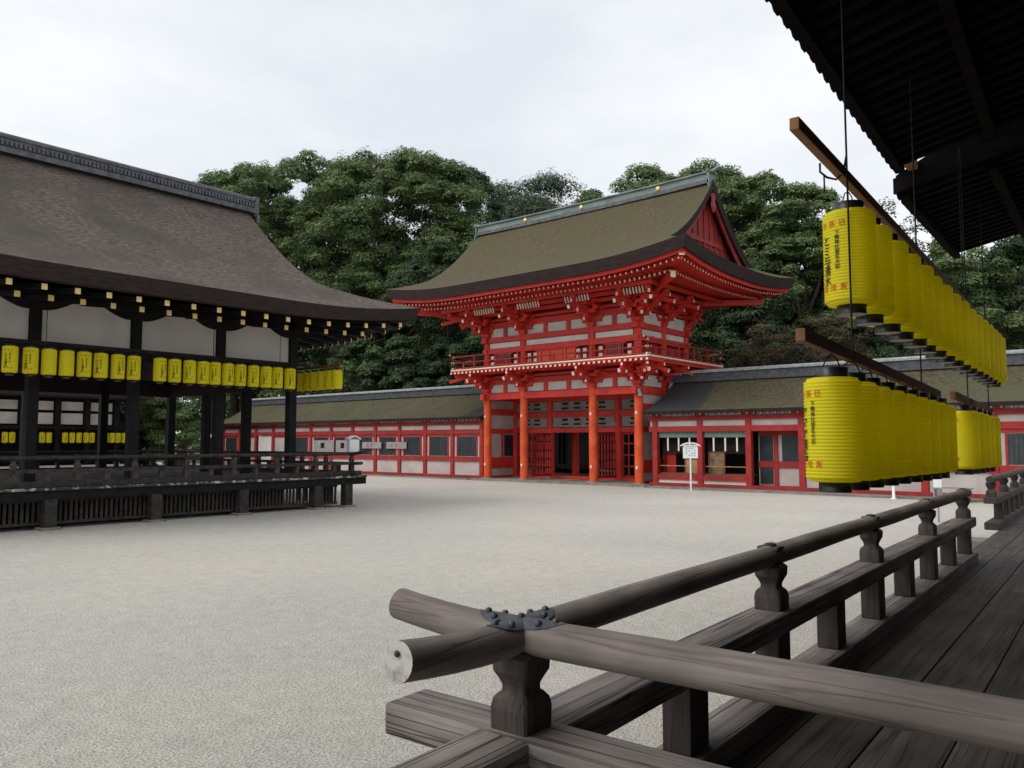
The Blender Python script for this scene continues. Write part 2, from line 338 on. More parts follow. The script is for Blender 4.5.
# ------------------------------------------------------------------ roofs
def make_roof(root, L_, W, v, z0, H, a, up, t, mtop, reach=5., vthick=.3, gable_in=.5, gmat=None, gable=True):
    """hip-and-gable roof, ridge along local y; eaves at x=-W.. and y=-L.. ; a = share of straight slope"""
    def prof(d): u = d/W; return z0+H*(a*u+(1-a)*u*u)
    def Z(x, y):
        df, ds = W-abs(x), L_-abs(y); m = max(df, ds)
        return prof(min(df, ds) if abs(y) > v else df)+up*max(0, 1-m/reach)**2.2
    def Zside(x, y):
        df, ds = W-abs(x), L_-abs(y); return prof(ds)+up*max(0, 1-max(df, ds)/reach)**2.2
    b = MB(); hd = L_-v
    ds = list(np.linspace(0, hd, 8))+list(np.linspace(hd, W, 22))[1:]
    for sx in (-1, 1):
        P = []
        for d in ds:
            ye = L_-d if d < hd else v
            P.append([(sx*(W-d), s*ye, prof(d)+up*max(0, 1-max(d, L_-abs(s*ye))/reach)**2.2) for s in np.linspace(-1, 1, 49)])
        b.grid(P, 0)
        # eave edge: layered face leaning in, and the underside strip
        E0 = P[0]; E1 = [(p[0]-sx*.10, p[1]*(1-.10/L_), p[2]-t) for p in E0]; E2 = [(p[0]-sx*.5, p[1]*(1-.5/L_), p[2]-t*.92) for p in E0]
        b.grid([E0, E1], 1, False); b.grid([E1, E2], 1, False)
        # verge edge (thickness of the thatch over the gable)
        k = 7
        for j in (0, -1):
            V0 = [P[i][j] for i in range(k, len(P))]
            sg = -1 if j == 0 else 1
            V1 = [(p[0], p[1]-sg*.05, p[2]-vthick*(1+.3*(i/len(V0)))) for i, p in enumerate(V0)]
            V2 = [(p[0], p[1]-sg*(gable_in+.3), p[2]-vthick*.9) for p in V0]
            b.grid([V0, V1], 1, False); b.grid([V1, V2], 1, False)
    for sy in (-1, 1):
        top = hd+gable_in+.15
        P = []
        for d in np.linspace(0, top, 12):
            xe = W-d
            P.append([(s*xe, sy*(L_-d), Zside(s*xe, L_-d)) for s in np.linspace(-1, 1, 37)])
        b.grid(P, 0)
        E0 = P[0]; E1 = [(p[0]*(1-.10/W), p[1]-sy*.10, p[2]-t) for p in E0]; E2 = [(p[0]*(1-.5/W), p[1]-sy*.5, p[2]-t*.92) for p in E0]
        b.grid([E0, E1], 1, False); b.grid([E1, E2], 1, False)
    o = b.build('thatched_roof', [mtop, M['edge']], root)
    if gable:
        for sy in (-1, 1):
            y = sy*(v-gable_in); gz = prof(L_-v+gable_in)
            b = MB(); xs = np.linspace(-(W-(L_-v+gable_in)), W-(L_-v+gable_in), 31)
            b.grid([[(x, y, gz-.2) for x in xs], [(x, y, max(gz-.19, prof(W-abs(x))-vthick-.02)) for x in xs]], 0, False)
            for k in range(7): # lattice slats in the gable
                x = -1.5+k*.5
                zt = prof(W-abs(x))-vthick-.1
                if zt > gz: b.box(x-.05, x+.05, y, y+sy*.05, gz-.1, zt)
            zb = gz+.5
            b.box(-1.6, 1.6, y, y+sy*.07, zb-.09, zb+.09)
            b.build('gable', gmat or M['red'], root)
            for sx in (-1, 1):
                b = MB(); pts = np.linspace(0.02, W-(L_-v)+.1, 16); yy = sy*(v-.16)
                o1 = [(sx*x, yy, prof(W-x)-vthick*1.0) for x in pts]; o2 = [(sx*x, yy, prof(W-x)-vthick*1.0-.26-.06*x/W) for x in pts]
                i1 = [(x, yy-sy*.07, z) for x, _, z in o1]; i2 = [(x, yy-sy*.07, z) for x, _, z in o2]
                b.grid([i1, o1, o2, i2, i1], 0, False)
                b.build('barge_board', gmat or M['red'], root)
            b = MB(); b.lathe([(.02, -.75), (.12, -.62), (.2, -.42), (.12, -.25), (.17, -.05), (.05, .1)], 10, (0, 0, 0))
            for i, q in enumerate(b.v): b.v[i] = (q[0]*1.3, q[1]*.25, q[2])
            b.build('gable_pendant', gmat or M['red'], root, (0, sy*(v-.05), prof(W)-vthick-.35))
    return prof, Z

# ------------------------------------------------------------------ two-storey vermilion gate
GX, GY = 28.2, 21.43
gate = thing('tower_gate', 'two-storey vermilion tower gate with mossy bark roof, balcony and open lattice doors', 'gate', (GX, GY, 0))
COLY = [-4.18, -1.92, 1.92, 4.18]
b = MB(); b.box(-.6, 4.6, -4.75, 4.75, -.1, .09); b.build('stone_base', M['stone'], gate, bevel=.015)
p = MB(); p.lathe([(.185, .13), (.19, 2), (.18, 4.12)], 20); 
for dx, z in ((-.19, 3.0), (-.19, .75)): p.box(dx-.02, dx+.03, -.04, .04, z-.06, z+.06, 1)
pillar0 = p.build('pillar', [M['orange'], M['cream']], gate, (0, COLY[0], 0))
p_in = MB(); p_in.lathe([(.185, .13), (.19, 2), (.18, 4.12)], 20)  # inner rows get the deeper red: their shade is put into the colour
p = MB(); p.lathe([(.3, .085), (.29, .12), (.24, .13)], 16); plinth0 = p.build('plinth', M['stone'], pillar0)
for row in (0, 2, 4):
    for y in COLY:
        if (row, y) != (0, COLY[0]):
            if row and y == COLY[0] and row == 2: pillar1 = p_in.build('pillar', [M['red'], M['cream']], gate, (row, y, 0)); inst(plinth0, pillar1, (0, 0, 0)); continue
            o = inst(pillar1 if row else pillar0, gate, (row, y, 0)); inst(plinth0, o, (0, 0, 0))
# tie beams of the lower storey
b = MB()
for x in (0, 4): b.box(x-.12, x+.12, -4.55, 4.55, 3.79, 4.08)
for y in (-4.18, 4.18): b.box(-.42, 4.42, y-.11, y+.11, 3.785, 4.075)
b.box(1.9, 2.1, -4.2, 4.2, 2.24, 2.47); b.box(1.9, 2.1, -4.2, 4.2, 2.96, 3.23); b.box(1.9, 2.1, -4.2, 4.2, 3.72, 4.06)
b.box(1.88, 2.12, -4.2, 4.2, .09, .22)
pieces(b, 'tie_beam', M['red'], gate, bevel=.012)
b = MB(); b.box(-.05, 4.05, -4.2, 4.2, 4.082, 4.12); b.build('ceiling', M['dred'], gate)
# end walls
def wall_band(name, y):
    w = MB()
    w.box(.1, 3.9, y-.04, y+.04, .1, 3.79)
    w.build('end_wall', M['shadewhite'], gate)
    w = MB()
    for z0_, z1_ in ((.09, .2), (.54, 1.07), (2.2, 2.43), (3.09, 3.4)): w.box(.15, 3.85, y-.075, y+.075, z0_, z1_)
    for x in (1.0, 3.0): w.box(x-.07, x+.07, y-.068, y+.068, 1.07, 2.2)
    pieces(w, 'wall_rail', M['red'], gate, bevel=.01)
    w = MB()
    for x0, x1 in ((1.15, 1.8), (3.15, 3.8)): w.box(x0, x1, y-.055, y+.055, 1.12, 2.15)
    pieces(w, 'window', M['window'], gate)
for y in (-4.18, 4.18): wall_band('w', y)
# transoms over the doors
for y0, y1 in ((-4, -2.1), (-1.74, 1.74), (2.1, 4)):
    w = MB()
    for z0_, z1_ in ((2.5, 2.95), (3.25, 3.7)): w.box(1.97, 2.03, y0, y1, z0_, z1_)
    n = 3 if y1-y0 < 2.5 else 5
    for k in range(1, n):
        y = y0+(y1-y0)*k/n
        for zz in (2.72, 3.47):
            w.box(1.94, 1.965, y-.16, y+.16, zz+.08, zz+.17, 1); w.box(1.94, 1.965, y-.2, y+.2, zz-.12, zz-.05, 1)
    w.build('transom_panel', [M['greyboard'], M['brownblack']], gate)  # plaster in a grey tone, the shade of the passage painted in
# fixed lattices of the side bays and the two open leaves
def lattice(w_, h, nb, nr, board=False):
    m = MB(); m.box(0, .07, -w_/2, w_/2, 0, .1); m.box(0, .07, -w_/2, w_/2, h-.1, h)
    for s in (-1, 1): m.box(.002, .072, s*w_/2-.05, s*w_/2+.05, 0, h)
    for k in range(nb):
        y = -w_/2+w_*(k+1)/(nb+1); m.box(.012, .06, y-.032, y+.032, .1, h-.1)
    for k in range(nr):
        z = h*(k+1)/(nr+1); m.box(.005, .066, -w_/2+.05, w_/2-.05, z-.035, z+.035)
    return m
for y in (-3.05, 3.05): lattice(1.85, 2.02, 5, 3).build('lattice_panel', M['dred'], gate, (1.97, y, .22))
for y, s in ((1.74, 1), (-1.74, -1)):
    lf = lattice(1.55, 2.0, 6, 4).build('door_leaf', M['dred'], gate, (1.1, y, .22), R(90+s*4))
    h = MB(); 
    for z in (.25, 1.0, 1.75):
        h.box(-.015, .085, .55, .8, z-.05, z+.05)
    h.build('iron_strap', M['iron'], lf)
# brackets
def bracket(steps, out, rise, diag=False, lat=1.0, base=.2):
    m = MB()
    m.sq([(base*.75, 0), (base, .1), (base, .2)], (0, 0, 0), .05)
    dirs = [(-1, 0)] if not diag else [(-1, 0), (0, diag), (-.71, .71*diag)]
    for i in range(steps):
        z = .2+rise*i; 
        for j in range(i+1):
            x = -out*j
            ln = lat*(1-.12*j)*(1 if i % 2 == 0 else 1.12)
            if not diag: arms = [((x, -ln/2), (x, ln/2))]
            else: arms = [((x, -.6*ln/2*(1 if diag > 0 else 1)), (x, .5*ln)), ((-ln/2, -x*diag), (ln*.4, -x*diag))]
            for (a, c) in arms:
                m.bar((*a, z+rise*.3), (*c, z+rise*.3), .12, rise*.5, 0)
                for t in (0, .5, 1):
                    q = (a[0]+(c[0]-a[0])*t, a[1]+(c[1]-a[1])*t)
                    m.sq([(.075, z+rise*.55), (.105, z+rise*.72), (.105, z+rise*1.0)], (*q, 0), .05)
        for d in dirs:
            e_ = out*(i+1)*(1.3 if abs(d[0]*d[1]) > .1 else 1)
            m.bar((-d[0]*.15, -d[1]*.15, z+rise*.3), (d[0]*(e_+.16), d[1]*(e_+.16), z+rise*.3), .1, rise*.42, 0, 1)
            m.sq([(.075, z+rise*.55), (.105, z+rise*.72), (.105, z+rise)], (d[0]*e_, d[1]*e_, 0), .05)
    if steps > 2: # the sloping tail rafter with its pale end
        for d in dirs:
            e_ = out*steps*(1.35 if abs(d[0]*d[1]) > .1 else 1)+.35
            m.bar((d[0]*.1, d[1]*.1, .25+rise*steps), (d[0]*e_, d[1]*e_, rise*(steps-1)), .12, .15, 0, 1)
    return m
def ring_brackets(z, args, tagname):
    f0 = bracket(*args).build('bracket_set', [M['red'], M['cream']], gate, (-.02, COLY[1], z))
    inst(f0, gate, (-.02, COLY[2], z))
    for y, s in ((COLY[0], -1), (COLY[3], 1)):
        bracket(*args, diag=s).build('bracket_set', [M['red'], M['cream']], gate, (-.02, y, z))
    inst(f0, gate, (2, COLY[0], z), R(90)); inst(f0, gate, (2, COLY[3], z), R(-90))
    for y in COLY: inst(f0, gate, (4.02, y, z), math.pi)
ring_brackets(4.12, (3, .36, .26), 'lower')
# plaster between the lower brackets, with struts
def infill(z0_, z1_, x, ys, split, inset=0):
    w = MB(); w.box(x+.02, x+.06, ys[0], ys[-1], z0_, z1_); pieces(w, 'plaster_infill', M['white'], gate)
    w = MB()
    for a, c, n in zip(ys, ys[1:], split):
        for k in range(1, n):
            y = a+(c-a)*k/n
            w.box(x-.05, x+.015, y-.1, y+.1, z0_, z1_); w.bar((x-.02, y-.45, z1_+.0), (x-.02, y+.45, z1_), .1, .16)
    w.box(x-.06, x+.012, ys[0]-.1, ys[-1]+.1, z1_-.12, z1_+.02); pieces(w, 'infill_strut', M['red'], gate)
infill(4.12, 4.62, 0, COLY, (2, 3, 2))
b = MB(); b.box(.1, 3.9, -4.1, 4.1, 4.13, 6.88); pieces(b, 'core_wall', M['dred'], gate)
b = MB(); 
for y in (-4.18, 4.18):
    b.box(.1, 3.9, y-.03, y+.03, 4.13, 4.6)
pieces(b, 'plaster_infill', M['white'], gate)
b = MB()
for z, dx in ((4.62, .0), (4.78, .0), (4.96, -.75), (5.0, -1.1)):
    b.box(-.09+dx, .05+dx, -4.3+dx, 4.3-dx, z, z+.12)
    for s in (-1, 1): b.box(-.05+dx, 4.05-dx, s*(4.18-dx)-.07, s*(4.18-dx)+.07, z+.003, z+.117)
pieces(b, 'balcony_beam', M['red'], gate)
# balcony
BO = 1.25
b = MB(); b.box(-BO, 4+BO, -4.18-BO+.02, 4.18+BO-.02, 5.1, 5.16, 0)
b.box(-BO-.02, -BO+.06, -4.18-BO, 4.18+BO, 5.165, 5.22, 1)
for s in (-1, 1): b.box(-BO+.062, 4+BO, s*(4.18+BO-.04)-.04, s*(4.18+BO-.04)+.04, 5.165, 5.22, 1)
n = 44
for k in range(n):
    y = -4.18-BO+.06+(8.36+2*BO-.12)*k/(n-1); b.box(-BO-.045, -.1, y-.055, y+.055, 5.01, 5.098, 0); b.box(-BO-.052, -BO-.046, y-.05, y+.05, 5.015, 5.094, 1)
b.build('balcony_floor', [M['red'], M['cream']], gate)
def rail_run(pts, root, zb, name='balcony_railing', n=12, over=.25, hgt=.62, m=('dred', 'cream')):
    r = bpy.data.objects.new(name, None); COL.objects.link(r); r.parent = root
    for (x0, y0), (x1, y1), n in pts:
        d = Vector((x1-x0, y1-y0, 0)).normalized()
        for z, w_, ov in ((zb+.05, .09, .1), (zb+.33, .06, .16), (zb+hgt, .065, .3)):
            q = MB()
            P = [Vector((x0, y0, z))-d*ov, Vector((x0, y0, z))-d*ov*.4, Vector((x0, y0, z)), Vector((x1, y1, z)), Vector((x1, y1, z))+d*ov*.4, Vector((x1, y1, z))+d*ov]
            if w_ > .062: 
                if ov > .2: P[0].z += .09; P[1].z += .02; P[-1].z += .09; P[-2].z += .02
            q.tube(P, w_/2, 8, 0, 1, 1)
            q.build('rail', [M[m[0]], M[m[1]]], r)
        pr_ = {}
        for k in range(n+1):
            x, y = x0+(x1-x0)*k/n, y0+(y1-y0)*k/n
            hh = hgt if k % 2 == 0 else .33
            if hh not in pr_: q = MB(); q.box(-.028, .028, -.028, .028, 0, hh); pr_[hh] = q.build('baluster', M[m[0]], r, (x, y, zb))
            else: inst(pr_[hh], r, (x, y, zb))
    return r
X0, X1, Y0, Y1 = -BO+.1, 4+BO-.1, -4.18-BO+.1, 4.18+BO-.1
rr_ = rail_run([((X0, Y0), (X0, Y1), 16), ((X0, Y0), (X1, Y0), 10), ((X0, Y1), (X1, Y1), 10), ((X1, Y0), (X1, Y1), 16)], gate, 5.22)
q = MB()
for x, y in ((X0, Y0), (X0, Y1), (X1, Y0), (X1, Y1)):
    for z in (5.27, 5.55, 5.84): 
        q.box(x-.045, x+.045, y-.045, y+.045, z-.04, z+.04)
pieces(q, 'white_fitting', M['cream'], rr_)
# upper storey
p = MB(); p.lathe([(.17, 5.16), (.165, 6.75)], 18); up0 = p.build('upper_pillar', M['red'], gate, (0, COLY[0], 0))
for x in (0, 2, 4):
    for y in COLY:
        if (x, y) != (0, COLY[0]) and not (x == 2 and abs(y) < 3): inst(up0, gate, (x, y, 0))
b = MB()
for z0_, z1_, e_ in ((6.5, 6.75, .3), (5.98, 6.22, .22), (5.22, 5.36, .16)):
    for x in (0, 4): b.box(x-.13, x+.13, -4.18-e_, 4.18+e_, z0_, z1_)
    for y in (-4.18, 4.18): b.box(-e_, 4+e_, y-.125, y+.125, z0_+.003, z1_-.003)
pieces(b, 'head_beam', M['red'], gate, bevel=.012)
b = MB()
for y0, y1 in zip(COLY, COLY[1:]): b.box(-.06, -.02, y0+.2, y1-.2, 6.24, 6.48)
for y in (-4.2, 4.2): 
    for x in (.2, 2.15): b.box(x, x+1.65, y-.03, y+.03, 6.24, 6.48)
pieces(b, 'plaster_strip', M['white'], gate)
for y0, y1 in ((-3.9, -2.3), (2.3, 3.9)):
    w = MB(); w.box(-.07, -.03, y0+.35, y1-.35, 5.5, 5.92); wo = w.build('window', M['window'], gate)
    w = MB(); w.box(-.1, -.02, y0+.25, y1-.25, 5.92, 5.97); w.box(-.1, -.02, y0+.25, y1-.25, 5.42, 5.49)
    for k in range(9): w.box(-.09, -.075, y0+.4+(y1-y0-.8)*k/8-.012, y0+.4+(y1-y0-.8)*k/8+.012, 5.5, 5.92)
    pieces(w, 'window_frame', M['red'], wo)
    w = MB()
    for y in (y0+.08, y1-.08): 
        for z in (5.5, 5.8): w.box(-.075, -.035, y-.09, y+.09, z-.08, z+.08)
    pieces(w, 'white_patch', M['cream'], gate)
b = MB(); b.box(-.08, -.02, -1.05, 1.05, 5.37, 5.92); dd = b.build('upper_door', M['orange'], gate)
b = MB()
for y in (-1.05, -.35, .35, 1.05): b.box(-.11, -.085, y-.04, y+.04, 5.37, 5.92)
b.box(-.12, -.086, -1.2, 1.2, 5.92, 5.975); b.build('door_frame', M['red'], dd)
b = MB()
for y in (-1.55, -1.2, 1.2, 1.55):
    for z in (5.52, 5.78): b.box(-.075, -.035, y-.09, y+.09, z-.08, z+.08)
pieces(b, 'white_patch', M['cream'], gate)
ring_brackets(6.75, (3, .46, .33), 'upper')
infill(6.75, 7.3, 0, COLY, (2, 3, 2))
b = MB()
for y in (-4.2, 4.2): b.box(.1, 3.9, y-.03, y+.03, 6.76, 7.25)
pieces(b, 'plaster_infill', M['white'], gate)
b = MB(); b.box(.1, 3.9, -4.1, 4.1, 6.9, 9.0); pieces(b, 'core_wall', M['dred'], gate)
b = MB()
for z, dx in ((7.3, 0), (7.5, 0), (7.72, -.46), (7.86, -.92), (7.95, -1.5)):
    b.box(-.09+dx, .07+dx, -4.3+dx, 4.3-dx, z, z+.14)
    b.box(3.93-dx, 4.09-dx, -4.3+dx, 4.3-dx, z, z+.14)
    for s in (-1, 1): b.box(-.06+dx, 4.06-dx, s*(4.18-dx)-.08, s*(4.18-dx)+.08, z+.003, z+.137)
pieces(b, 'eave_beam', M['red'], gate)
# pale slats of the coved eave
b = MB()
for k in range(72):
    y = -5.2+10.4*k/71
    if (k//9) % 2 == 0: b.bar((-1.2, y, 7.70), (-1.3, y, 7.95), .045, .04, 0)
b.build('cove_slats', M['cream'], gate)
# roof, rafters, ridge
roofroot = bpy.data.objects.new('roof', None); COL.objects.link(roofroot); roofroot.parent = gate; roofroot.location = (2, 0, 0)
GL, GW, GV = 8.08, 5.13, 6.72
UP, REACH = .42, 5.0
gprof, gZ = make_roof(roofroot, GL, GW, GV, 8.78, 3.95, .42, UP, .46, M['moss'], REACH, vthick=.32, gable_in=.5, gmat=M['dred'])
def upc(m): return UP*max(0, 1-m/REACH)**2.2
def eave_z(ins, along): # bottom of the thatch edge at a given distance from the corner
    return 8.78-.46+upc(along)
# red fascia + soffit + rafters under the eaves
b = MB()
for sx in (-1, 1):
    A = [(sx*(GW-.22), s*(GL-.22), eave_z(0, GL-abs(s*GL))+.03) for s in np.linspace(-1, 1, 41)]
    B = [(p[0]*1.0-sx*.02, p[1], p[2]-.17) for p in A]; C_ = [(sx*(GW-3.2), p[1]*(GL-3.3)/(GL-.22), 8.62) for p in A]
    b.grid([A, B], 0, False); b.grid([[(q[0], q[1], q[2]+.12) for q in B], C_], 0, False)
for sy in (-1, 1):
    A = [(s*(GW-.22), sy*(GL-.22), eave_z(0, GW-abs(s*GW))+.03) for s in np.linspace(-1, 1, 31)]
    B = [(p[0], p[1]-sy*.02, p[2]-.17) for p in A]; C_ = [(p[0]*(GW-3.2)/(GW-.22), sy*(GL-3.3), 8.62) for p in A]
    b.grid([A, B], 0, False); b.grid([[(q[0], q[1], q[2]+.12) for q in B], C_], 0, False)
b.build('eave_board', M['red'], roofroot)
# mid fascia between the two tiers of rafters
def tier_z(i, along): return (eave_z(0, along)-.2 if i == 0 else eave_z(0, along)*.75+8.3*.25-.26)
b = MB()
for sx in (-1, 1):
    A = [(sx*(GW-1.3), s*(GL-1.3), tier_z(1, GL-abs(s*GL))+.13) for s in np.linspace(-1, 1, 31)]
    b.grid([A, [(p[0], p[1], p[2]-.1) for p in A]], 0, False)
for sy in (-1, 1):
    A = [(s*(GW-1.3), sy*(GL-1.3), tier_z(1, GW-abs(s*GW))+.13) for s in np.linspace(-1, 1, 25)]
    b.grid([A, [(p[0], p[1], p[2]-.1) for p in A]], 0, False)
b.build('rafter_fascia', M['red'], roofroot)
rest = MB(); protoR = None; cnt = 0
def raf(sx, y, tier, side=False):
    ins = .42 if tier == 0 else 1.22; ln = 1.7 if tier == 0 else 2.0
    return ins, ln
n = 62
rp = MB(); rp.bar((1.5, 0, .2), (0, 0, 0), .06, .08, 0, 1); rmesh = None
for tier in (0, 1):
    for k in range(n):
        y = (-1+2*k/(n-1))*(GL-.5-(.8 if tier else 0)); al = GL-abs(y); ins = .42 if tier == 0 else 1.22
        z = tier_z(tier, al)
        if tier == 0 or 12 <= k < 50:
            if rmesh is None: o = rp.build('rafter', [M['red'], M['cream']], roofroot); rmesh = o
            else: o = inst(rmesh, roofroot, (0, 0, 0))
            o.location = (-(GW-ins), y, z); cnt += 1
        else: rest.bar((-(GW-ins-1.5), y, z+.2), (-(GW-ins), y, z), .075, .1, 0, 1)
    for k in range(40):
        x = (-1+2*k/39)*(GW-.5-(.8 if tier else 0)); al = GW-abs(x); ins = .42 if tier == 0 else 1.22; z = tier_z(tier, al)
        for sy in (-1, 1): rest.bar((x, sy*(GL-ins-1.5), z+.2), (x, sy*(GL-ins), z), .06, .08, 0, 1)
    for k in range(n):
        y = (-1+2*k/(n-1))*(GL-.5); z = tier_z(tier, GL-abs(y)); ins = .42 if tier == 0 else 1.22
        rest.bar((GW-ins-1.5, y, z+.2), (GW-ins, y, z), .075, .1, 0, 1)
tag(rest.build('rafters', [M['red'], M['cream']], roofroot), kind='stuff')
for sx in (-1, 1):
    for sy in (-1, 1):
        b = MB(); b.bar((sx*(GW-3.2), sy*(GL-3.2), 8.3), (sx*(GW-.3), sy*(GL-.3), eave_z(0, 0)-.12), .2, .24, 0, 1)
        b.bar((sx*(GW-3.2), sy*(GL-3.2), 7.95), (sx*(GW-1.1), sy*(GL-1.1), 8.05), .2, .24, 0, 1)
        b.build('corner_rafter', [M['red'], M['cream']], roofroot)
# ridge, a little swept up at its ends
def ridge_z(y): return 12.6+.08*(abs(y)/6.9)**2.5
b = MB(); ys = np.linspace(-6.6, 6.6, 25)
def ridge_layer(b, hw, z0_, z1_, mat, ext=1.0):
    for s in (1, -1):
        b.grid([[(s*hw, y*ext, ridge_z(y)+z0_) for y in ys], [(s*hw, y*ext, ridge_z(y)+z1_) for y in ys]], mat, False)
    b.grid([[(-hw, y*ext, ridge_z(y)+z1_) for y in ys], [(hw, y*ext, ridge_z(y)+z1_) for y in ys]], mat, False)
    b.grid([[(-hw, y*ext, ridge_z(y)+z0_) for y in ys], [(hw, y*ext, ridge_z(y)+z0_) for y in ys]], mat, False)
    for s in (0, -1):
        y = ys[s]; b.add([(-hw, y*ext, ridge_z(y)+z0_), (hw, y*ext, ridge_z(y)+z0_), (hw, y*ext, ridge_z(y)+z1_), (-hw, y*ext, ridge_z(y)+z1_)], [(0, 1, 2, 3)], mat)
ridge_layer(b, .3, -.12, .04, 0, 1.0); ridge_layer(b, .22, .043, .33, 1, .99); ridge_layer(b, .3, .333, .39, 1, 1.02)
b.tube([(0, y*1.03, ridge_z(y)+.43) for y in ys], .075, 10, 1, 1)
for s in (-1, 1):
    b.tube([(0, s*6.6, 13.1), (0, s*6.8, 13.15), (0, s*7.0, 13.23)], [.08, .08, .06], 8, 1, 1)
    b.box(-.3, .3, s*6.6-.05, s*6.6+.05, 12.5, 13.06, 1); b.box(-.34, .34, s*6.64-.04, s*6.64+.04, 12.36, 12.5, 1)
ro = b.build('ridge', [M['tile'], M['copper']], roofroot)
for y in (-4.2, -.1, 3.3):
    b = MB(); b.lathe([(.02, 0), (.1, 0), (.1, .03), (.07, .04), (.02, .05)], 18)
    for i, q in enumerate(b.v): b.v[i] = (-.225-q[2], q[0], q[1])
    b.build('gilt_crest', M['gold'], ro, (0, y, ridge_z(y)+.19))
b = MB(); b.tube([(-.0, 0, 0), (-.2, .1, -.25), (-.12, .1, -.5)], [.08, .07, .1], 8); 
for y in (-4.5, 4.5): 
    o = b.build('rain_pipe', M['lead'], gate, (-.1, y*1.0, 4.2)) if y < 0 else inst(o, gate, (-.1, y, 4.2), math.pi)

# ------------------------------------------------------------------ red roofed corridors either side of the gate
def corridor(y0, y1, posts, label, rx=30.4, eave=27.75, stain=None):
    root = thing('roofed_corridor', label, 'corridor', (rx, y0, 0)); Ln = y1-y0; ex = eave-rx
    fx = GX-rx
    def pr(d): u = d/-ex; return 3.02+1.42*(.55*u+.45*u*u)
    b = MB()
    for s in (1, -1):
        ds = np.linspace(0, -ex, 12); ys_ = np.linspace(0, Ln, 25)
        P = [[(s*(ex+d), y, pr(d)) for y in ys_] for d in ds]; b.grid(P, 0)
        E0 = P[0]; E1 = [(p[0]+s*.04, p[1], p[2]-.13) for p in E0]; E2 = [(p[0]+s*.6, p[1], p[2]-.09) for p in E0]
        b.grid([E0, E1], 1, False); b.grid([E1, E2], 1, False)
    for y in (0, Ln):
        top = [(ex+d, y, pr(d)) for d in np.linspace(0, -ex, 12)]+[(-ex-d, y, pr(d)) for d in np.linspace(-ex, 0, 12)[1:]]
        b.grid([top, [(p[0], p[1], p[2]-.14) for p in top]], 1, False)
    b.build('bark_roof', [M['roof_'+stain], M['edge']], root)
    b = MB(); b.box(-.3, .3, -.05, Ln+.05, 4.3, 4.46, 0); b.box(-.2, .2, -.03, Ln+.03, 4.463, 4.66, 0); b.box(-.27, .27, -.06, Ln+.06, 4.663, 4.71, 1)
    b.tube([(0, -.06, 4.74), (0, Ln+.06, 4.74)], .075, 10, 1, 1); b.build('ridge', [M['darktile'], M['lead']], root)
    b = MB(); b.box(-2, 2, .05, Ln-.05, 2.9, 2.95); b.box(1.9, 2.0, .05, Ln-.05, .06, 2.9); b.build('back_wall', M['dred'], root)
    b = MB(); k = 0; y = .15
    while y < Ln-.1:
        b.bar((fx+.2, y, 3.02), (ex+.16, y, 2.87), .055, .065, 0, 1); y += .27
    tag(b.build('rafters', [M['dred'], M['shadewhite']], root), kind='stuff')
    b = MB(); b.box(fx-.02, fx+.05, .05, Ln-.05, 2.79, 2.93); pieces(b, 'plaster_strip', M['shadewhite'], root)
    b = MB()
    for z0_, z1_, w_ in ((2.64, 2.8, .1), (2.2, 2.42, .09), (.07, .2, .12)): b.box(fx-w_, fx+w_, .02, Ln-.02, z0_, z1_)
    pieces(b, 'wall_beam', M['dred'], root, bevel=.01)
    b = MB(); b.box(fx-.03, fx+.03, .05, Ln-.05, 2.41, 2.65); b.build('plaster_panel', M['shadewhite'], root)
    pp = MB(); pp.box(-.11, .11, -.11, .11, .06, 2.66); pp.box(-.1, .1, -.1, .1, 2.66, 2.93); pp.box(-.13, .13, -.3, .3, 2.82, 2.92)
    p0 = None
    for y in posts:
        if p0 is None: p0 = pp.build('post', M['dred'], root, (fx, y-y0, 0), bevel=.012)
        else: inst(p0, root, (fx, y-y0, 0))
    return root, fx
for nm, edge_y, sgn in (('left', 0, 1), ('right', 0, 1)):
    m = pm('corridor_roof_'+nm, (.036, .031, .02), (.108, .094, .057), 7, rough=.95, bump=.025, bscale=12, detail=8, c3=(.075, .08, .04), scale3=.5, lo=.3, hi=.7, rnd=False)
    t = m.node_tree; bs = t.nodes['Principled BSDF']; src = bs.inputs['Base Color'].links[0].from_socket
    tcn = t.nodes.new('ShaderNodeTexCoord'); sp = t.nodes.new('ShaderNodeSeparateXYZ'); t.links.new(tcn.outputs['Object'], sp.inputs[0])
    # newer, darker sheeting beside the gate, its edge slanting up the slope
    ad = t.nodes.new('ShaderNodeMath'); ad.operation = 'MULTIPLY_ADD'; ad.inputs[1].default_value = .45 if nm == 'left' else -.17
    t.links.new(sp.outputs['X'], ad.inputs[0]); t.links.new(sp.outputs['Y'], ad.inputs[2])
    mr = t.nodes.new('ShaderNodeMapRange')
    if nm == 'left': mr.inputs[1].default_value = .3; mr.inputs[2].default_value = .42; mr.inputs[3].default_value = 1; mr.inputs[4].default_value = 0
    else: mr.inputs[1].default_value = 28.35; mr.inputs[2].default_value = 28.5; mr.inputs[3].default_value = 0; mr.inputs[4].default_value = 1
    t.links.new(ad.outputs[0], mr.inputs[0])
    mxn = t.nodes.new('ShaderNodeMixRGB'); t.links.new(mr.outputs[0], mxn.inputs[0]); t.links.new(src, mxn.inputs[1]); mxn.inputs[2].default_value = (.04, .04, .042, 1)
    t.links.new(mxn.outputs[0], bs.inputs['Base Color']); M['roof_'+nm] = m
LP = [25.95+1.96*k for k in range(13)]
cl, fx = corridor(25.75, 50.0, LP, 'long red corridor left of the gate with dark windows and moss-stained bark roof', stain='left')
RP = [16.46-1.97*k for k in range(15)]
crr, fx = corridor(-13.6, 16.75, RP, 'red corridor right of the gate behind the yellow lanterns, with curtained counters', stain='right')
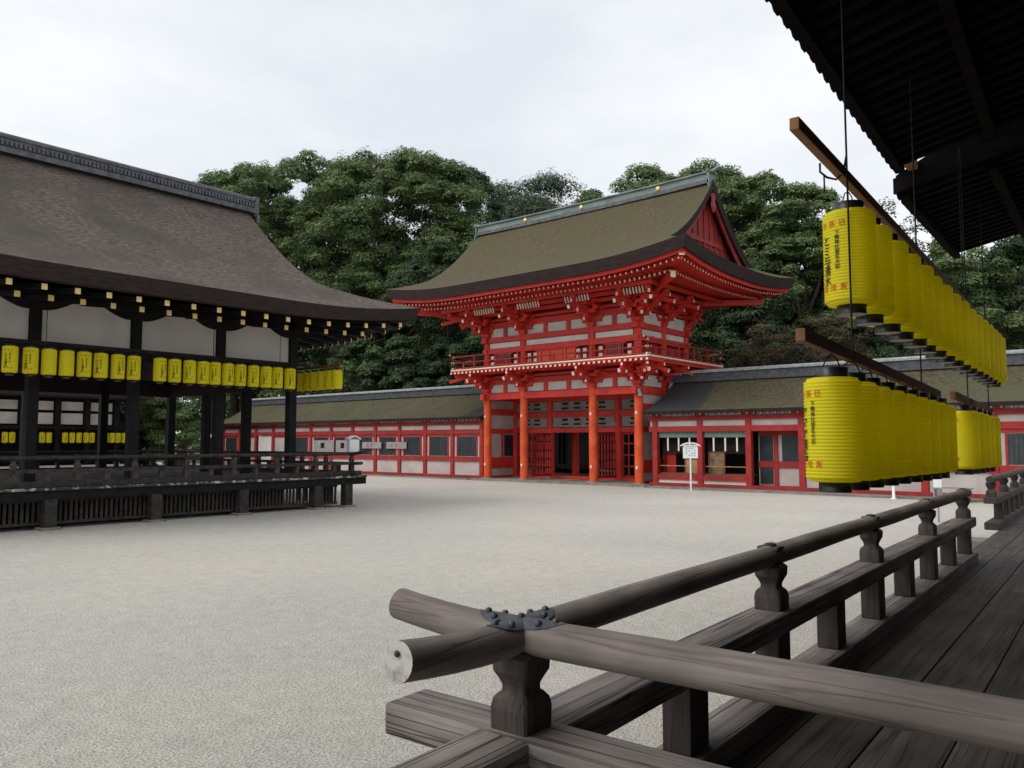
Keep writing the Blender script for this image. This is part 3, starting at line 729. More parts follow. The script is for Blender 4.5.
def wall_bay(root, y0, ya, yb, kind):
    a, c = ya-y0+.12, yb-y0-.12; w = MB()
    if kind in ('window', 'plain'):
        w.box(fx-.03, fx+.03, a, c, .2, 2.2); wb = w.build('wall_panel', M['shadewhite'], root)
        w = MB(); w.box(fx-.09, fx+.09, a, c, .86, 1.09); w.box(fx-.05, fx+.05, a, c, 2.08, 2.2)
        pieces(w, 'wall_rail', M['dred'], root)
    if kind == 'window':
        w = MB(); w.box(fx-.045, fx+.045, a+.2, c-.2, 1.12, 2.06); wo = w.build('window', M['window'], root)
        w = MB()
        for y in np.linspace(a+.32, c-.32, 9): w.box(fx-.056, fx-.046, y-.012, y+.012, 1.12, 2.06)
        w.build('window_bars', M['darktile'], wo)
        w = MB()
        for y in (a+.2, c-.2): w.box(fx-.065, fx+.065, y-.035, y+.035, 1.09, 2.08)
        pieces(w, 'window_frame', M['dred'], wo)
    if kind == 'door':
        w = MB(); w.box(fx-.03, fx+.03, a+.15, c-.15, .2, 2.18); w.build('white_door', M['white'], root)
    if kind == 'counter':
        w = MB(); w.box(fx-.09, fx+.09, a, c, .33, .52); w.build('counter_rail', M['dred'], root)
        w = MB(); w.box(fx-.03, fx+.03, a, c, .2, .33); w.build('base_panel', M['white'], root)
        w = MB(); w.box(fx+.05, fx+1.0, a, c, .52, .58); w.build('counter_top', M['polebrown'], root)
        w = MB(); w.box(fx+1.6, fx+1.66, a-.1, c+.1, .2, 2.6); w.build('inner_wall', M['void'], root)
for i in range(12):
    wall_bay(cl, 25.75, LP[i], LP[i+1], 'door' if i == 9 else ('plain' if i in (8, 10) else 'window'))
for i in range(14):
    wall_bay(crr, -13.6, RP[i+1], RP[i], 'counter' if i < 2 else ('recess' if i == 2 else 'window'))
# the recess in the third bay of the right corridor: window wall set back
a, c = RP[3]+.12+13.6, RP[2]-.12+13.6
w = MB(); w.box(fx+.55, fx+.6, a, c-.0, .07, 2.2); w.build('wall_panel', M['shadewhite'], crr)
w = MB(); w.box(fx+.5, fx+.64, a, c, .86, 1.09); w.box(fx+.5, fx+.64, a, c, .07, .2); w.box(fx+.5, fx+.64, a, c, 2.05, 2.2); w.box(fx+.48, fx+.65, c-.75, c-.6, .07, 2.2); pieces(w, 'wall_rail', M['dred'], crr)
w = MB(); w.box(fx+.52, fx+.63, a+.15, c-.9, 1.1, 2.04); w.box(fx+.52, fx+.63, c-.55, c-.05, .25, 2.04); pieces(w, 'window', M['window'], crr)
# goods of the two counters
for i in (0, 1):
    ya, yb = RP[i+1]+.13, RP[i]-.13
    c_ = MB()
    P = [[(GX+.02+.012*math.sin(k*1.9), ya+(yb-ya)*k/30, z) for k in range(31)] for z in (2.2, 1.98)]; c_.grid(P, 0)
    Q = [[(p[0]+.01, p[1], p[2]) for p in r] for r in P]; c_.grid(Q, 0, flip=True)
    tag(c_.build('valance_curtain', M['green']), ('grey-green valance curtain over the counter next to the gate', 'grey-green valance curtain over the second counter from the gate')[i], 'curtain')
    c_ = MB(); c_.box(GX+.3, GX+.33, ya, yb, 1.35, 2.2)
    for k in range(1, 4):
        y = ya+(yb-ya)*(k-.2)/3.6; c_.box(GX+.05, GX+.07, y-.03, y+.03, 1.45, 1.98, 1)
    tag(c_.build('inner_curtain', [M['brownblack'], M['cream']]), ('dark inner curtain with white tapes in the bay next to the gate', 'dark inner curtain with white tapes in the second bay from the gate')[i], 'curtain')
    c_ = MB(); c_.tube([(GX+.1, ya, .86), (GX+.1, yb, .86)], .02, 6)
    tag(c_.build('counter_pole', M['tanboard']), ('thin tan pole across the counter opening next to the gate', 'thin tan pole across the second counter opening')[i], 'pole')
def board_thing(name, label, cat, x, ya, yb, z0_, z1_, m, th=.04):
    b = MB(); b.box(x, x+th, ya, yb, z0_, z1_); root = thing(name, label, cat, (0, 0, 0))
    b.build('panel', m, root, bevel=.004)
    b = MB()
    for y in (ya, yb): b.box(x-.015, x+th+.015, y-.025, y+.025, z0_, z1_+.01)
    b.box(x-.012, x+th+.012, ya+.026, yb-.026, z1_-.04, z1_+.008); b.build('frame', M['polebrown'], root)
    return root
board_thing('folding_screen', 'brown and gold patterned screen standing on the second counter', 'screen', GX+.25, 13.65, 14.28, .585, 1.42, M['gold2'])
board_thing('display_board', 'tan board leaning behind the small white sign on the first counter', 'board', GX+.25, 14.7, 15.3, .585, 1.15, M['tanboard'])
b = MB(); P = [[(GX+.4+.03*math.sin(k*2.2), 16.2-.4*k/12, z) for k in range(13)] for z in (1.5, 1.0, .58)]; b.grid(P, 0)
tag(b.build('red_drape', M['redcloth']), 'red cloth hanging at the gate end of the first counter', 'cloth')
# notice boards on the left corridor
for y, lab in ((36.2, 'pale notice board with two dark prints, on the corridor beside the white box sign'), (38.3, 'pale notice board with one dark print, further along the corridor wall'),):
    root = thing('notice_board', lab, 'board', (GX-.12, y, 0)); b = MB(); b.box(-.03, .03, -.95, .95, 1.2, 1.9); b.build('panel', M['greyboard'], root)
    b = MB()
    for yy in ((-.45, .35) if y < 37 else (.1,)): b.box(-.036, -.031, yy-.17, yy+.17, 1.45, 1.75)
    b.build('print', M['brownblack'], root)
for k, y in enumerate((34.0, 32.0)):
    root = thing('notice_board', ('grey hanging board across the window nearest the white box sign', 'grey hanging board across the next corridor window to the right')[k], 'board', (GX-.12, y, 0))
    b = MB(); b.box(-.03, .0, -.8, .8, 1.45, 1.8); b.build('panel', M['greyboard'], root)
    b = MB(); b.box(-.036, -.031, -.05, .02, 1.55, 1.7); b.box(-.036, -.031, .3, .36, 1.55, 1.7); b.build('print', M['dred'], root)

# ------------------------------------------------------------------ dance hall on the left (local x points away from the camera, local y to the left)
HX, HY = 8.6, 22.8
hall = thing('dance_hall', 'open dark timber hall with brown bark roof and pale upper panels, on a railed stage', 'hall', (HX, HY, 0), R(90))
HL, HW, HV, HUP, HRE = 7.0, 6.0, 4.95, .36, 4.5
hroof = bpy.data.objects.new('roof', None); COL.objects.link(hroof); hroof.parent = hall
hprof, hZ = make_roof(hroof, HL, HW, HV, 5.3, 3.95, .52, HUP, .33, M['bark'], HRE, vthick=.25, gable_in=.45, gmat=M['black'])
def hup(m): return HUP*max(0, 1-m/HRE)**2.2
b = MB()
for s in (1, -1):
    b.box(-.36 if s < 0 else 0, 0 if s < 0 else .36, -5.1, 5.1, 9.1, 9.24)
b.box(-.24, .24, -5.05, 5.05, 9.243, 9.5)
for k in range(96): 
    y = -5.0+10*k/95
    b.box(-.3, .3, y-.03, y+.03, 9.3, 9.44)
b.box(-.27, .27, -5.12, 5.12, 9.503, 9.55, 0)
b.tube([(0, -5.15, 9.6), (0, 5.15, 9.6)], .1, 12, 0); 
for s in (-1, 1): b.box(-.27, .27, s*5.16-.08, s*5.16+.08, 9.0, 9.66, 0); b.box(-.34, .34, s*5.18-.05, s*5.18+.05, 8.8, 9.05, 0)
b.build('ridge', [M['tile'], M['lead']], hroof)
# soffit and the two tiers of gilt-tipped rafters
b = MB()
for sx in (-1, 1):
    A = [(sx*(HW-.3), s*(HL-.3), 5.3-.33+hup(HL-abs(s*HL))+.02) for s in np.linspace(-1, 1, 41)]
    b.grid([A, [(sx*(HW-3), p[1]*(HL-3)/(HL-.3), 5.75) for p in A]], 0, False)
for sy in (-1, 1):
    A = [(s*(HW-.3), sy*(HL-.3), 5.3-.33+hup(HW-abs(s*HW))+.02) for s in np.linspace(-1, 1, 31)]
    b.grid([A, [(p[0]*(HW-3)/(HW-.3), sy*(HL-3), 5.75) for p in A]], 0, False)
b.box(-3, 3, -4, 4, 5.7, 5.74); b.build('eave_board', M['darkwall'], hroof)
rp = MB(); rp.bar((1.6, 0, .22), (.012, 0, 0), .085, .1, 0, 0); rc_ = MB(); rc_.cbox((0, 0, 0), (.024, .105, .118))
rO = None
def add_rafter(loc, rz):
    global rO, rC
    if rO is None:
        rO = rp.build('rafter', M['black'], hroof); rC = rc_.build('gilt_cap', M['gold'], rO)
        rO.location = loc; rO.rotation_euler = (0, 0, rz)
    else: o = inst(rO, hroof, loc, rz); inst(rC, o, (0, 0, 0))
for k in range(22):
    y = -6.5+13*k/21
    add_rafter((-(HW-.3), y, 4.86+hup(HL-abs(y))), 0)
    y2 = y+.3
    if abs(y2) < 6.0: add_rafter((-(HW-.85), y2, 4.74+hup(HL-abs(y2))*.6), 0)
for k in range(18):
    x = -5.4+10.8*k/17
    for sy in (-1,):
        add_rafter((x, sy*(HL-.3), 4.86+hup(HW-abs(x))), R(90))
        if abs(x) < 5: add_rafter((x+.25, sy*(HL-.85), 4.74+hup(HW-abs(x))*.6), R(90))
# posts: four bays wide, three deep
PX, PYD = [4.4, 2.2, 0, -2.2, -4.4], [-3.5, -1.2, 1.15, 3.5]     # local y, local x
p = MB(); p.box(-.115, .115, -.115, .115, .86, 5.0); h0 = p.build('post', M['black'], hall, (PYD[0], PX[0], 0), bevel=.015)
for x in PYD:
    for y in PX:
        if (x, y) != (PYD[0], PX[0]) and (x in (PYD[0], PYD[3]) or y in (PX[0], PX[4])): inst(h0, hall, (x, y, 0))
# boat-shaped brackets over the outer posts
def boat(ln):
    m = MB(); n = 13; T, B = [], []
    for k in range(n):
        u = -1+2*k/(n-1); y = u*ln/2
        B.append((y, -.30+.24*max(0, (abs(u)-.28)/.72)**1.6)); T.append((y, .0))
    for s in (-.1, .1):
        m.grid([[(s, y, z) for y, z in T], [(s, y, z) for y, z in B]], 0, False)
    m.grid([[(-.1, y, z) for y, z in B], [(.1, y, z) for y, z in B]], 0, False)
    m.grid([[(-.1, y, z) for y, z in T], [(.1, y, z) for y, z in T]], 0, False)
    return m
b0 = boat(1.55).build('boat_bracket', M['black'], hall, (PYD[0]-.04, PX[0], 5.02))
for y in PX[1:]: inst(b0, hall, (PYD[0]-.04, y, 5.02))
for y in PX: inst(b0, hall, (PYD[3]+.04, y, 5.02))
for x in PYD[1:3]:
    for y in (PX[0], PX[4]): inst(b0, hall, (x, y+(.04 if y > 0 else -.04), 5.02), R(90))
b = MB()
b.box(-3.66, -3.36, -5.0, 5.0, 5.0, 5.24); b.box(3.36, 3.66, -5.0, 5.0, 5.0, 5.24)
for y in (-4.4, 4.4): b.box(-4.0, 4.0, y-.13, y+.13, 5.01, 5.23)
b.box(-3.62, -3.38, -4.5, 4.5, 3.78, 3.94); b.box(3.38, 3.62, -4.5, 4.5, 3.78, 3.94)
for y in (-4.4, 4.4): b.box(-3.6, 3.6, y-.12, y+.12, 3.785, 3.935)
pieces(b, 'head_beam', M['black'], hall)
b = MB()
for y0, y1 in zip(PX[1:], PX): 
    for x in (-3.5, 3.5): b.box(x-.02, x+.02, y0+.13, y1-.13, 3.985, 5.0)
for x0, x1 in zip(PYD, PYD[1:]):
    for y in (-4.4, 4.4): b.box(x0+.13, x1-.13, y-.02, y+.02, 3.985, 5.0)
pieces(b, 'upper_panel', M['wallpanel'], hall)
b = MB(); b.box(-3.66, -3.34, -4.62, 4.62, 3.943, 3.985); b.box(3.34, 3.66, -4.62, 4.62, 3.943, 3.985)
for y in (-4.4, 4.4): b.box(-3.339, 3.339, y-.16, y+.16, 3.945, 3.982)
pieces(b, 'panel_sill', M['polebrown'], hall)
b = MB(); b.box(-3.3, 3.3, -4.2, 4.2, 3.86, 3.9, 0)
for k in range(22):
    y = -4.2+8.4*k/21; b.box(-3.3, 3.3, y-.04, y+.04, 3.76, 3.858, 0)
for k in range(16):
    x = -3.3+6.6*k/15; b.box(x-.04, x+.04, -4.2, 4.2, 3.765, 3.857, 0)
b.build('coffered_ceiling', M['brownblack'], hall)
b = MB()
for x in (-3.45, 3.45): b.box(x-.03, x+.03, -4.27, 4.27, 3.3, 3.775)
for y in (-4.3, 4.3): b.box(-3.35, 3.35, y-.03, y+.03, 3.3, 3.775)
pieces(b, 'dark_ceiling_band', pm('dark_purple_band', (.025, .014, .02), (.06, .032, .04), 6, (1, 1, 5)), hall)  # added dark bands standing in for the ceiling seen below the beams
# stage: deck, edge, base posts, slatted skirt
DX, DY, DE = 4.9, 5.5, -6.0
b = MB()
for k in range(40):
    x = -DX+2*DX*k/40; b.box(x+.004, x+2*DX/40-.004, DE, DY, .80, .86+.004*(k % 3))
b.build('stage_deck', M['greywood'], hall)
b = MB()
for s in (-1, 1): b.box(s*(DX-.14)-.1, s*(DX-.14)+.1, DE-.02, DY-.05, .62, .797)
for s in (-1, 1): b.box(-DX+.05, DX-.05, s*(DY-.35)-.1, s*(DY-.35)+.1, .625, .795)
pieces(b, 'edge_beam', M['black'], hall)
b = MB(); b.box(-DX-.02, -DX+.0, DE, DY, .81, .865); b.build('deck_nosing', pm('flaking_pale_paint', (.05, .045, .042), (.5, .48, .45), 5, (1, 1, 1), lo=.48, hi=.62), hall)
bp0 = MB(); bp0.box(-.12, .12, -.12, .12, .03, .62); bo = bp0.build('base_post', M['weather'], hall, (-DX+.14, PX[0], 0), bevel=.01)
stp = MB(); stp.sq([(.2, -.05), (.2, .03), (.17, .05)], (0, 0, 0), .05); so = stp.build('base_stone', M['stone'], bo)
for x in (-DX+.14, DX-.14):
    for y in PX+[-5.42]:
        if (x, y) != (-DX+.14, PX[0]): o = inst(bo, hall, (x, y, 0)); inst(so, o, (0, 0, 0))
b = MB()
for s in (-1, 1):
    for k in range(100):
        y = -DY+.35+(2*DY-.7)*k/99; b.box(s*(DX-.3)-.02, s*(DX-.3)+.02, y-.028, y+.028, .1, .62)
    b.box(s*(DX-.3)-.035, s*(DX-.3)+.035, -DY+.3, DY-.3, .09, .15); b.box(s*(DX-.3)-.034, s*(DX-.3)+.034, -DY+.3, DY-.3, .56, .61)
for s in (-1, 1):
    for k in range(60):
        x = -DX+.5+(2*DX-1)*k/59
        if s < 0 and k > 6 and k < 52 and k % 2: continue
        b.box(x-.028, x+.028, s*(DY-.36)-.02, s*(DY-.36)+.02, .1, .62)
b.build('slatted_skirt', M['weather'], hall)
b = MB(); b.box(-DX+.9, -DX+.95, -DY+1.6, DY-.6, .0, .78); b.box(DX-.95, DX-.9, -DY+1.6, DY-.6, 0, .78); pieces(b, 'underfloor_boards', M['darkwall'], hall)
hrail = bpy.data.objects.new('stage_railing', None); COL.objects.link(hrail); hrail.parent = hall
def koran(x0, y0, x1, y1, n, post_alt=True):
    d = Vector((x1-x0, y1-y0, 0)).normalized()
    P0, P1 = Vector((x0, y0, 0)), Vector((x1, y1, 0)); z = Vector((0, 0, 1))
    q = MB(); q.tube([P0-d*.5+z*1.53, P0-d*.25+z*1.485, P0+z*1.47, P1+z*1.47, P1+d*.25+z*1.485, P1+d*.5+z*1.53], .045, 10); q.build('rail_pole', M['weather'], hrail)
    q = MB(); q.bar(P0-d*.35+z*1.2, P1+d*.35+z*1.2, .15, .075); q.build('middle_rail', M['weather'], hrail)
    q = MB(); q.bar(P0-d*.3+z*.93, P1+d*.3+z*.93, .16, .12); q.build('sill_rail', M['weather'], hrail)
    pq = MB(); pq.sq([(.055, 1.24), (.06, 1.33), (.035, 1.37), (.035, 1.39), (.06, 1.425), (.06, 1.43)], (0, 0, 0), .2); pq.box(-.06, .06, -.06, .06, .99, 1.163); pm_ = None
    sq_ = MB(); sq_.box(-.05, .05, -.05, .05, .99, 1.163); sm_ = None
    for k in range(n*2+1):
        p_ = P0+(P1-P0)*k/(n*2)
        if k % 2 == 0:
            if pm_ is None: pm_ = pq.build('railing_post', M['post'], hrail, p_)
            else: inst(pm_, hrail, p_)
        else:
            if sm_ is None: sm_ = sq_.build('strut', M['post'], hrail, p_)
            else: inst(sm_, hrail, p_)
koran(-DX+.18, DY-.2, -DX+.18, DE+.4, 9); koran(DX-.18, DY-.2, DX-.18, DE+.4, 9)
koran(-DX+.18, DE+.4, DX-.18, DE+.4, 8)
# bar for the lanterns along the front, and round the far end
for (p0, p1, lab) in (((1.6, 18.5, 3.9), (13.05, 18.5, 3.9), 'long dark bar carrying the front row of lanterns on the timber hall'), ((13.95, 18.3, 3.98), (13.95, 27.0, 3.98), 'dark bar carrying the lanterns at the far end of the timber hall')):
    b = MB(); b.bar(p0, p1, .06, .08); t = thing('lantern_bar', lab, 'bar'); b.build('timber', M['polebrown'] if p0[0] > 5 else M['brownblack'], t)
    b = MB(); d = Vector(p1)-Vector(p0)
    for k in range(6):
        q = Vector(p0)+d*(k+.5)/6; b.tube([q+Vector((0, 0, .03)), q+Vector((0, 0, .85))], .008, 5)
    pieces(b, 'hanger', M['wire'], t)
HXL = [5.71, 6.08, 6.44, 6.81, 7.17, 7.52, 7.88, 8.25, 8.84, 9.2, 9.56, 9.91, 10.25, 10.6, 10.95, 11.31, 11.68, 12.04, 12.41]
labs = ORD
for i, x in enumerate(HXL):
    lantern(i % 2, (x+random.uniform(-.02, .02), 18.5, 3.17), R(-88+random.uniform(-28, 24)+(150 if i in (2, 3) else 0)), f'yellow paper lantern, {ORD[i]} from the left in the timber hall front row', 'lanterns along the timber hall', .98)
for i in range(6):
    lantern(i % 2, (13.95, 18.45+.36*i, 3.25), R(180-20+random.uniform(-10, 60)), f'yellow paper lantern at the timber hall end, {ORD[i]} from the bar tip', 'lanterns at the end of the timber hall', .96)

# ------------------------------------------------------------------ farther hall seen through the stage
fh = thing('shrine_hall', 'dark hall with white wall panels seen between the posts of the timber hall', 'hall', (13.5, 44.2, 0))
b = MB(); b.box(-7, 5.6, .6, 6, .5, 4.2); b.build('wall', M['darkwall'], fh)
b = MB(); xs = [-7, -5.2, -3.4, -1.6, -.6, .9, 2.55, 4.0, 5.5]
for x0, x1 in zip(xs, xs[1:]):
    b.box(x0+.16, x1-.16, .56, .59, 2.72, 3.3); b.box(x0+.16, x1-.16, .56, .59, 3.45, 3.9)
pieces(b, 'white_panel', M['white'], fh)
pq = MB(); pq.box(-.12, .12, -.12, .12, 0, 4.1); f0 = pq.build('post', M['black'], fh, (xs[0], .4, 0))
for x in xs[1:]: inst(f0, fh, (x, .4, 0))
b = MB(); b.box(-7.4, 6, .25, .5, 2.45, 2.62); b.box(-7.4, 6, -.6, 6.2, .45, .62); b.box(-7.2, 5.8, -.45, -.35, 1.1, 1.16); pieces(b, 'beam', M['brownblack'], fh)
b = MB(); b.box(-7.4, 6, -.62, -.604, .5, .62); b.build('floor_edge', M['shadewhite'], fh)
b = MB()
def hp(d): return 4.3+4*(.6*d/4.8+.4*(d/4.8)**2)
for s in (-1, 1): b.grid([[(x, 3.2+s*(4.8-d), hp(d)) for x in np.linspace(-8.5, 6.6, 12)] for d in np.linspace(0, 4.8, 9)], 0)
b.grid([[(x, 3.2+s*4.8, 4.1) for x in np.linspace(-8.5, 6.6, 2)] for s in (-1, 1)], 1, False)
for s in (-1, 1): b.grid([[(x, 3.2+s*4.8, 4.1) for x in (-8.5, 6.6)], [(x, 3.2+s*4.8, 4.31) for x in (-8.5, 6.6)]], 1, False)
b.build('bark_roof', [M['bark'], M['edge']], fh)
px_keep = [13.5, 13.81, 15.15, 15.47, 16.22, 16.56, 16.9, 17.24, 17.54, 18.25, 18.56, 18.87, 19.19]
for i, x in enumerate(px_keep):
    lantern(i % 2, (x, 44.0, 1.72), R(-90+random.uniform(-30, 40)), f'small yellow lantern on the far hall behind the stage, {ORD[i]} from the left', 'lanterns on the far hall', .9)

# ------------------------------------------------------------------ near veranda, railings, eave (local x along the veranda, local y out to the court)
NX, NY, NR = 1.915, 1.524, R(3)
def near(name, label, cat, z=0, group=None): return thing(name, label, cat, (NX, NY, z), NR, group)
ver = near('veranda', 'dark weathered plank veranda along the right side behind the near railing', 'veranda')
for k in range(13):
    y = .12-.30*k; b = MB(); b.box(-8.9, 8.9, -.1465, .1465, -.03, .03)
    b.build('floor_plank', M['deck'], ver, (8.5, y-.15, .46+random.uniform(-.003, .003)), bevel=.006)
b = MB(); b.box(-.35, 17.4, .0, .1, .2, .43); b.box(-.38, -.3, -3.7, .1, .2, .43); pieces(b, 'edge_beam', M['post'], ver)
pq = MB(); pq.box(-.1, .1, -.1, .1, 0, .2); pq.sq([(.2, -.02), (.19, .05)], (0, 0, 0), .1, 0); u0 = pq.build('floor_post', M['post'], ver, (0, -.02, 0))
for k in range(1, 9): inst(u0, ver, (1.95*k, -.02, 0))
b = MB()
for k in range(40): b.box(.1+.3*k, .14+.3*k, -.3, -.26, 0, .3)
b.box(-.2, 17.3, -.5, -.46, 0, .4); pieces(b, 'underfloor_boards', M['darkwall'], ver)

def near_railing(label, ox, oy, n, ext0, ext1, side, gap, corner):
    """railing along local x from (ox, oy): n bays; side = length of a second arm along -y at its start"""
    rt = near('railing', label, 'railing'); mb_ = M['plank'] if corner else M['post']; mr_ = M['rail'] if corner else M['post']; A = Vector((ox, oy, 0))  # farther railing all in dark post wood: eave shade put into its colour
    Ln = gap*n
    def pole(p0, d, ln, e0, e1):
        # object's own x axis runs along the pole
        q = MB(); xs_ = [-e0, -e0*.8, -e0*.6, -e0*.4, -e0*.2, 0]+[ln*k/12 for k in range(1, 13)]+([ln+e1*.5, ln+e1] if e1 else [])
        pts = [(x, 0, (.032*(max(0, -x-.08)/max(e0-.08, .01))**1.7 if x < 0 and e0 > .3 else 0)+.002*math.sin(x*2.3)) for x in xs_]
        q.tube(pts, [.0515+.0012*math.sin(x*3) for x in xs_], 20, 0, 1 if e0 > .3 else 0, 0)
        o = q.build('rail_pole', [mr_, M['endpaint']], rt, (p0.x, p0.y, 1.238)); o.rotation_euler = (0, 0, math.atan2(d.y, d.x))
        return o
    def beam(name, p0, d, ln, e0, e1, w_, z0_, z1_, m, bev):
        q = MB(); q.box(-e0, ln+e1, -w_/2, w_/2, z0_, z1_)
        o = q.build(name, m, rt, (p0.x, p0.y, 0), bevel=bev); o.rotation_euler = (0, 0, math.atan2(d.y, d.x)); return o
    X = Vector((1, 0, 0)); Y = Vector((0, -1, 0))
    cx = -.095 if corner else 0; A = A+X*cx; Ln -= cx
    e0 = .50 if corner else .12
    pl = pole(A, X, Ln, e0, ext1)
    beam('middle_rail', A, X, Ln, e0-.03 if corner else .12, ext1*.7, .19, .88, .978, mb_, .012)
    beam('sill_rail', A, X, Ln, e0-.05 if corner else .1, ext1*.7, .2, .49, .60, mb_, .012)
    if corner:
        q = MB(); q.lathe([(.008, 0), (.009, .003), (.003, .006)], 8); 
        for i, v in enumerate(q.v): q.v[i] = (-e0-.001-v[2], v[0], v[1]+.05)
        q.build('end_nail', M['iron'], pl)
        pole(A, Y, side, .50, .1)
        beam('middle_rail', A, Y, side, .47, .1, .188, .882, .98, M['plank'], .012)
        beam('sill_rail', A, Y, side, .45, .1, .198, .492, .602, M['plank'], .012)
    pq = MB(); pq.sq([(.066, .978), (.067, 1.04), (.062, 1.065), (.05, 1.078), (.042, 1.084), (.042, 1.102), (.05, 1.12), (.062, 1.142), (.065, 1.185), (.05, 1.2)], (0, 0, 0), .12)
    spots = [A]+[A+X*(gap*k-cx) for k in range(1, n+1)]+([A+Y*gap*k for k in range(1, 2) if gap*k < side] if corner else [])
    p0 = None
    for s_ in spots:
        if p0 is None: p0 = pq.build('railing_post', M['post'], rt, s_, bevel=.004)
        else: inst(p0, rt, s_)
    sq_ = MB(); sq_.box(-.085, .085, -.06, .06, .602, .88); s0 = None
    sp_ = [A+X*(gap*.5*k-cx) for k in range(1, 2*n+1)]+([A] if corner else [])+([A+Y*gap*.5*k for k in range(1, 5) if gap*.5*k < side] if corner else [])
    for s_ in sp_:
        if s0 is None: s0 = sq_.build('strut', M['post'], rt, s_, bevel=.006)
        else: inst(s0, rt, s_)
    return rt
rl = near_railing('near weathered wooden railing with crossed round poles at its corner', 0, 0, 4, .5, .3, 2.6, 1.975, True)
# cap blocks where the pole meets each post
cq = MB(); cq.tube([(0, 0, 0), (0, 0, .01)], .03, 8); cq.cbox((0, 0, 0), (.1, .1, .014))
for i, v in enumerate(cq.v): cq.v[i] = (v[0], v[1], v[2]-(.9*abs(v[1])**2*6))
co = cq.build('weathered_saddle', M['post'], rl, (1.975, 0, 1.290))
for k in range(2, 5): inst(co, rl, (1.975*k, 0, 1.290))
# four-petalled iron plate with nails on the crossing
q = MB(); nails = []
for a in (0, 90, 180, 270):
    d = Vector((math.cos(R(a)), math.sin(R(a)), 0)); s = Vector((-d.y, d.x, 0)); rows = []
    for u, w_ in ((0, .044), (.04, .046), (.08, .043), (.115, .036), (.14, .02), (.155, .002)):
        rows.append([tuple(d*u+s*(w_*t)+Vector((0, 0, -.05*(1-math.sqrt(max(0, 1-(w_*t/.054)**2)))))) for t in (-1, -.5, 0, .5, 1)])
    q.grid(rows, 0, True); q.grid([[(x, y, z-.008) for x, y, z in r_] for r_ in rows], 0, True, True)
    nails += [d*.122, d*.08+s*.026-Vector((0, 0, .006)), d*.08-s*.026-Vector((0, 0, .006))]
pl_ = q.build('iron_plate', M['iron'], rl, (-.095, 0, 1.2925))
nq = MB(); nq.lathe([(.0105, -.003), (.0105, .004), (.006, .009), (.001, .01)], 10); n0 = None
for p_ in nails+[Vector((0, 0, 0))]:
    if n0 is None: n0 = nq.build('nail_head', M['iron'], pl_, p_)
    else: inst(n0, pl_, p_)
rl2 = near_railing('farther short railing with dark posts beyond the gap in the veranda', 11.95, .2, 3, .1, .2, 0, 1.6, False)
b = MB(); b.sq([(.2, 0), (.2, .36), (.18, .38)], (0, 0, 0), .06); tag(b.build('base_stone', M['stone'], None), 'grey stone block below the end post of the farther railing', 'stone')
o = bpy.data.objects['base_stone.001'] if 'base_stone.001' in bpy.data.objects else None
for o in list(COL.objects):
    if o.get('category') == 'stone': o.location = (NX+11.62*math.cos(NR)-.28*math.sin(NR), NY+11.62*math.sin(NR)+.28*math.cos(NR), 0); o.rotation_euler = (0, 0, NR)
# eaves overhead: two roofs end to end
def near_roof(label, x0, x1, ze, lat, slope=.22, depth=4.2, skew=0., top=.14):
    rt = near('near_hall', label, 'hall')
    def fin(b, name, m='nearblack', fn=None):
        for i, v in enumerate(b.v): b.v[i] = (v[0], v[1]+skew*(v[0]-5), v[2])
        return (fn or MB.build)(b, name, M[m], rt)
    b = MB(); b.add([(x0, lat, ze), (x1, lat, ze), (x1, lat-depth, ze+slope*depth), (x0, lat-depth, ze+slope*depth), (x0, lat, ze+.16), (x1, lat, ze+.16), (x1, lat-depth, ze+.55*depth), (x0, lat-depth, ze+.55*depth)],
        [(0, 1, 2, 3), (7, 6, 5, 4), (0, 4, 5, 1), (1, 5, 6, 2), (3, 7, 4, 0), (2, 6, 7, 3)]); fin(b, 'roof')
    n = max(3, int((x1-x0)/.21))
    for k in range(n):
        x = x0+.08+(x1-x0-.16)*k/(n-1); b = MB(); b.bar((x, lat+.014+random.uniform(-.006, .006), ze-.045), (x, lat-depth, ze+slope*depth-.06), .085, .1); fin(b, 'rafter', 'eavewood')
    for d in (.06, .9, 1.9):
        b = MB(); b.box(x0+.02, x1-.02, lat-d-.07, lat-d+.02, ze+slope*d-.16, ze+slope*d-.1); fin(b, 'eave_batten', 'eavewood')
    for xa, xb in ((x0-.05, x0-.002), (x1+.002, x1+.05)):
        b = MB(); b.box(xa, xb, lat-depth, lat+.02, ze-.05, ze+top)
        for i, v in enumerate(b.v): b.v[i] = (v[0], v[1], v[2]+slope*(lat-v[1]))
        fin(b, 'end_board', 'eavewood')
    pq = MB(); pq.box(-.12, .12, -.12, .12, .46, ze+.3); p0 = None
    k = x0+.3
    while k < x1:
        if p0 is None: p0 = pq.build('post', M['nearblack'], rt, (k, lat-2.9, 0))
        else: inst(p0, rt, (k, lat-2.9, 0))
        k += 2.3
    b = MB(); b.box(x0+.1, x1-.1, lat-3.6, lat-3.5, .46, ze+.7); b.build('back_wall', M['nearblack'], rt)
    return rt
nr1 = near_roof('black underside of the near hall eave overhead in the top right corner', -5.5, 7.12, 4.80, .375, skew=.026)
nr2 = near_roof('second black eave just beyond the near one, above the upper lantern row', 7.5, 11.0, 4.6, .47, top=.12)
q = MB(); q.tube([(0, 0, .01), (0, .0, -.03), (.02, .012, -.045), (.04, .02, -.03), (.04, .01, .01)], .008, 6); h_ = None
for x in (3.9, 5.6, 6.9):
    if h_ is None: h_ = q.build('eave_hook', M['wire'], nr1, (x, .362+.026*(x-5), 4.785))
    else: inst(h_, nr1, (x, .362+.026*(x-5), 4.785))
b = MB(); b.bar((7.19, .3, 4.84), (7.44, .28, 4.84), .09, .14)
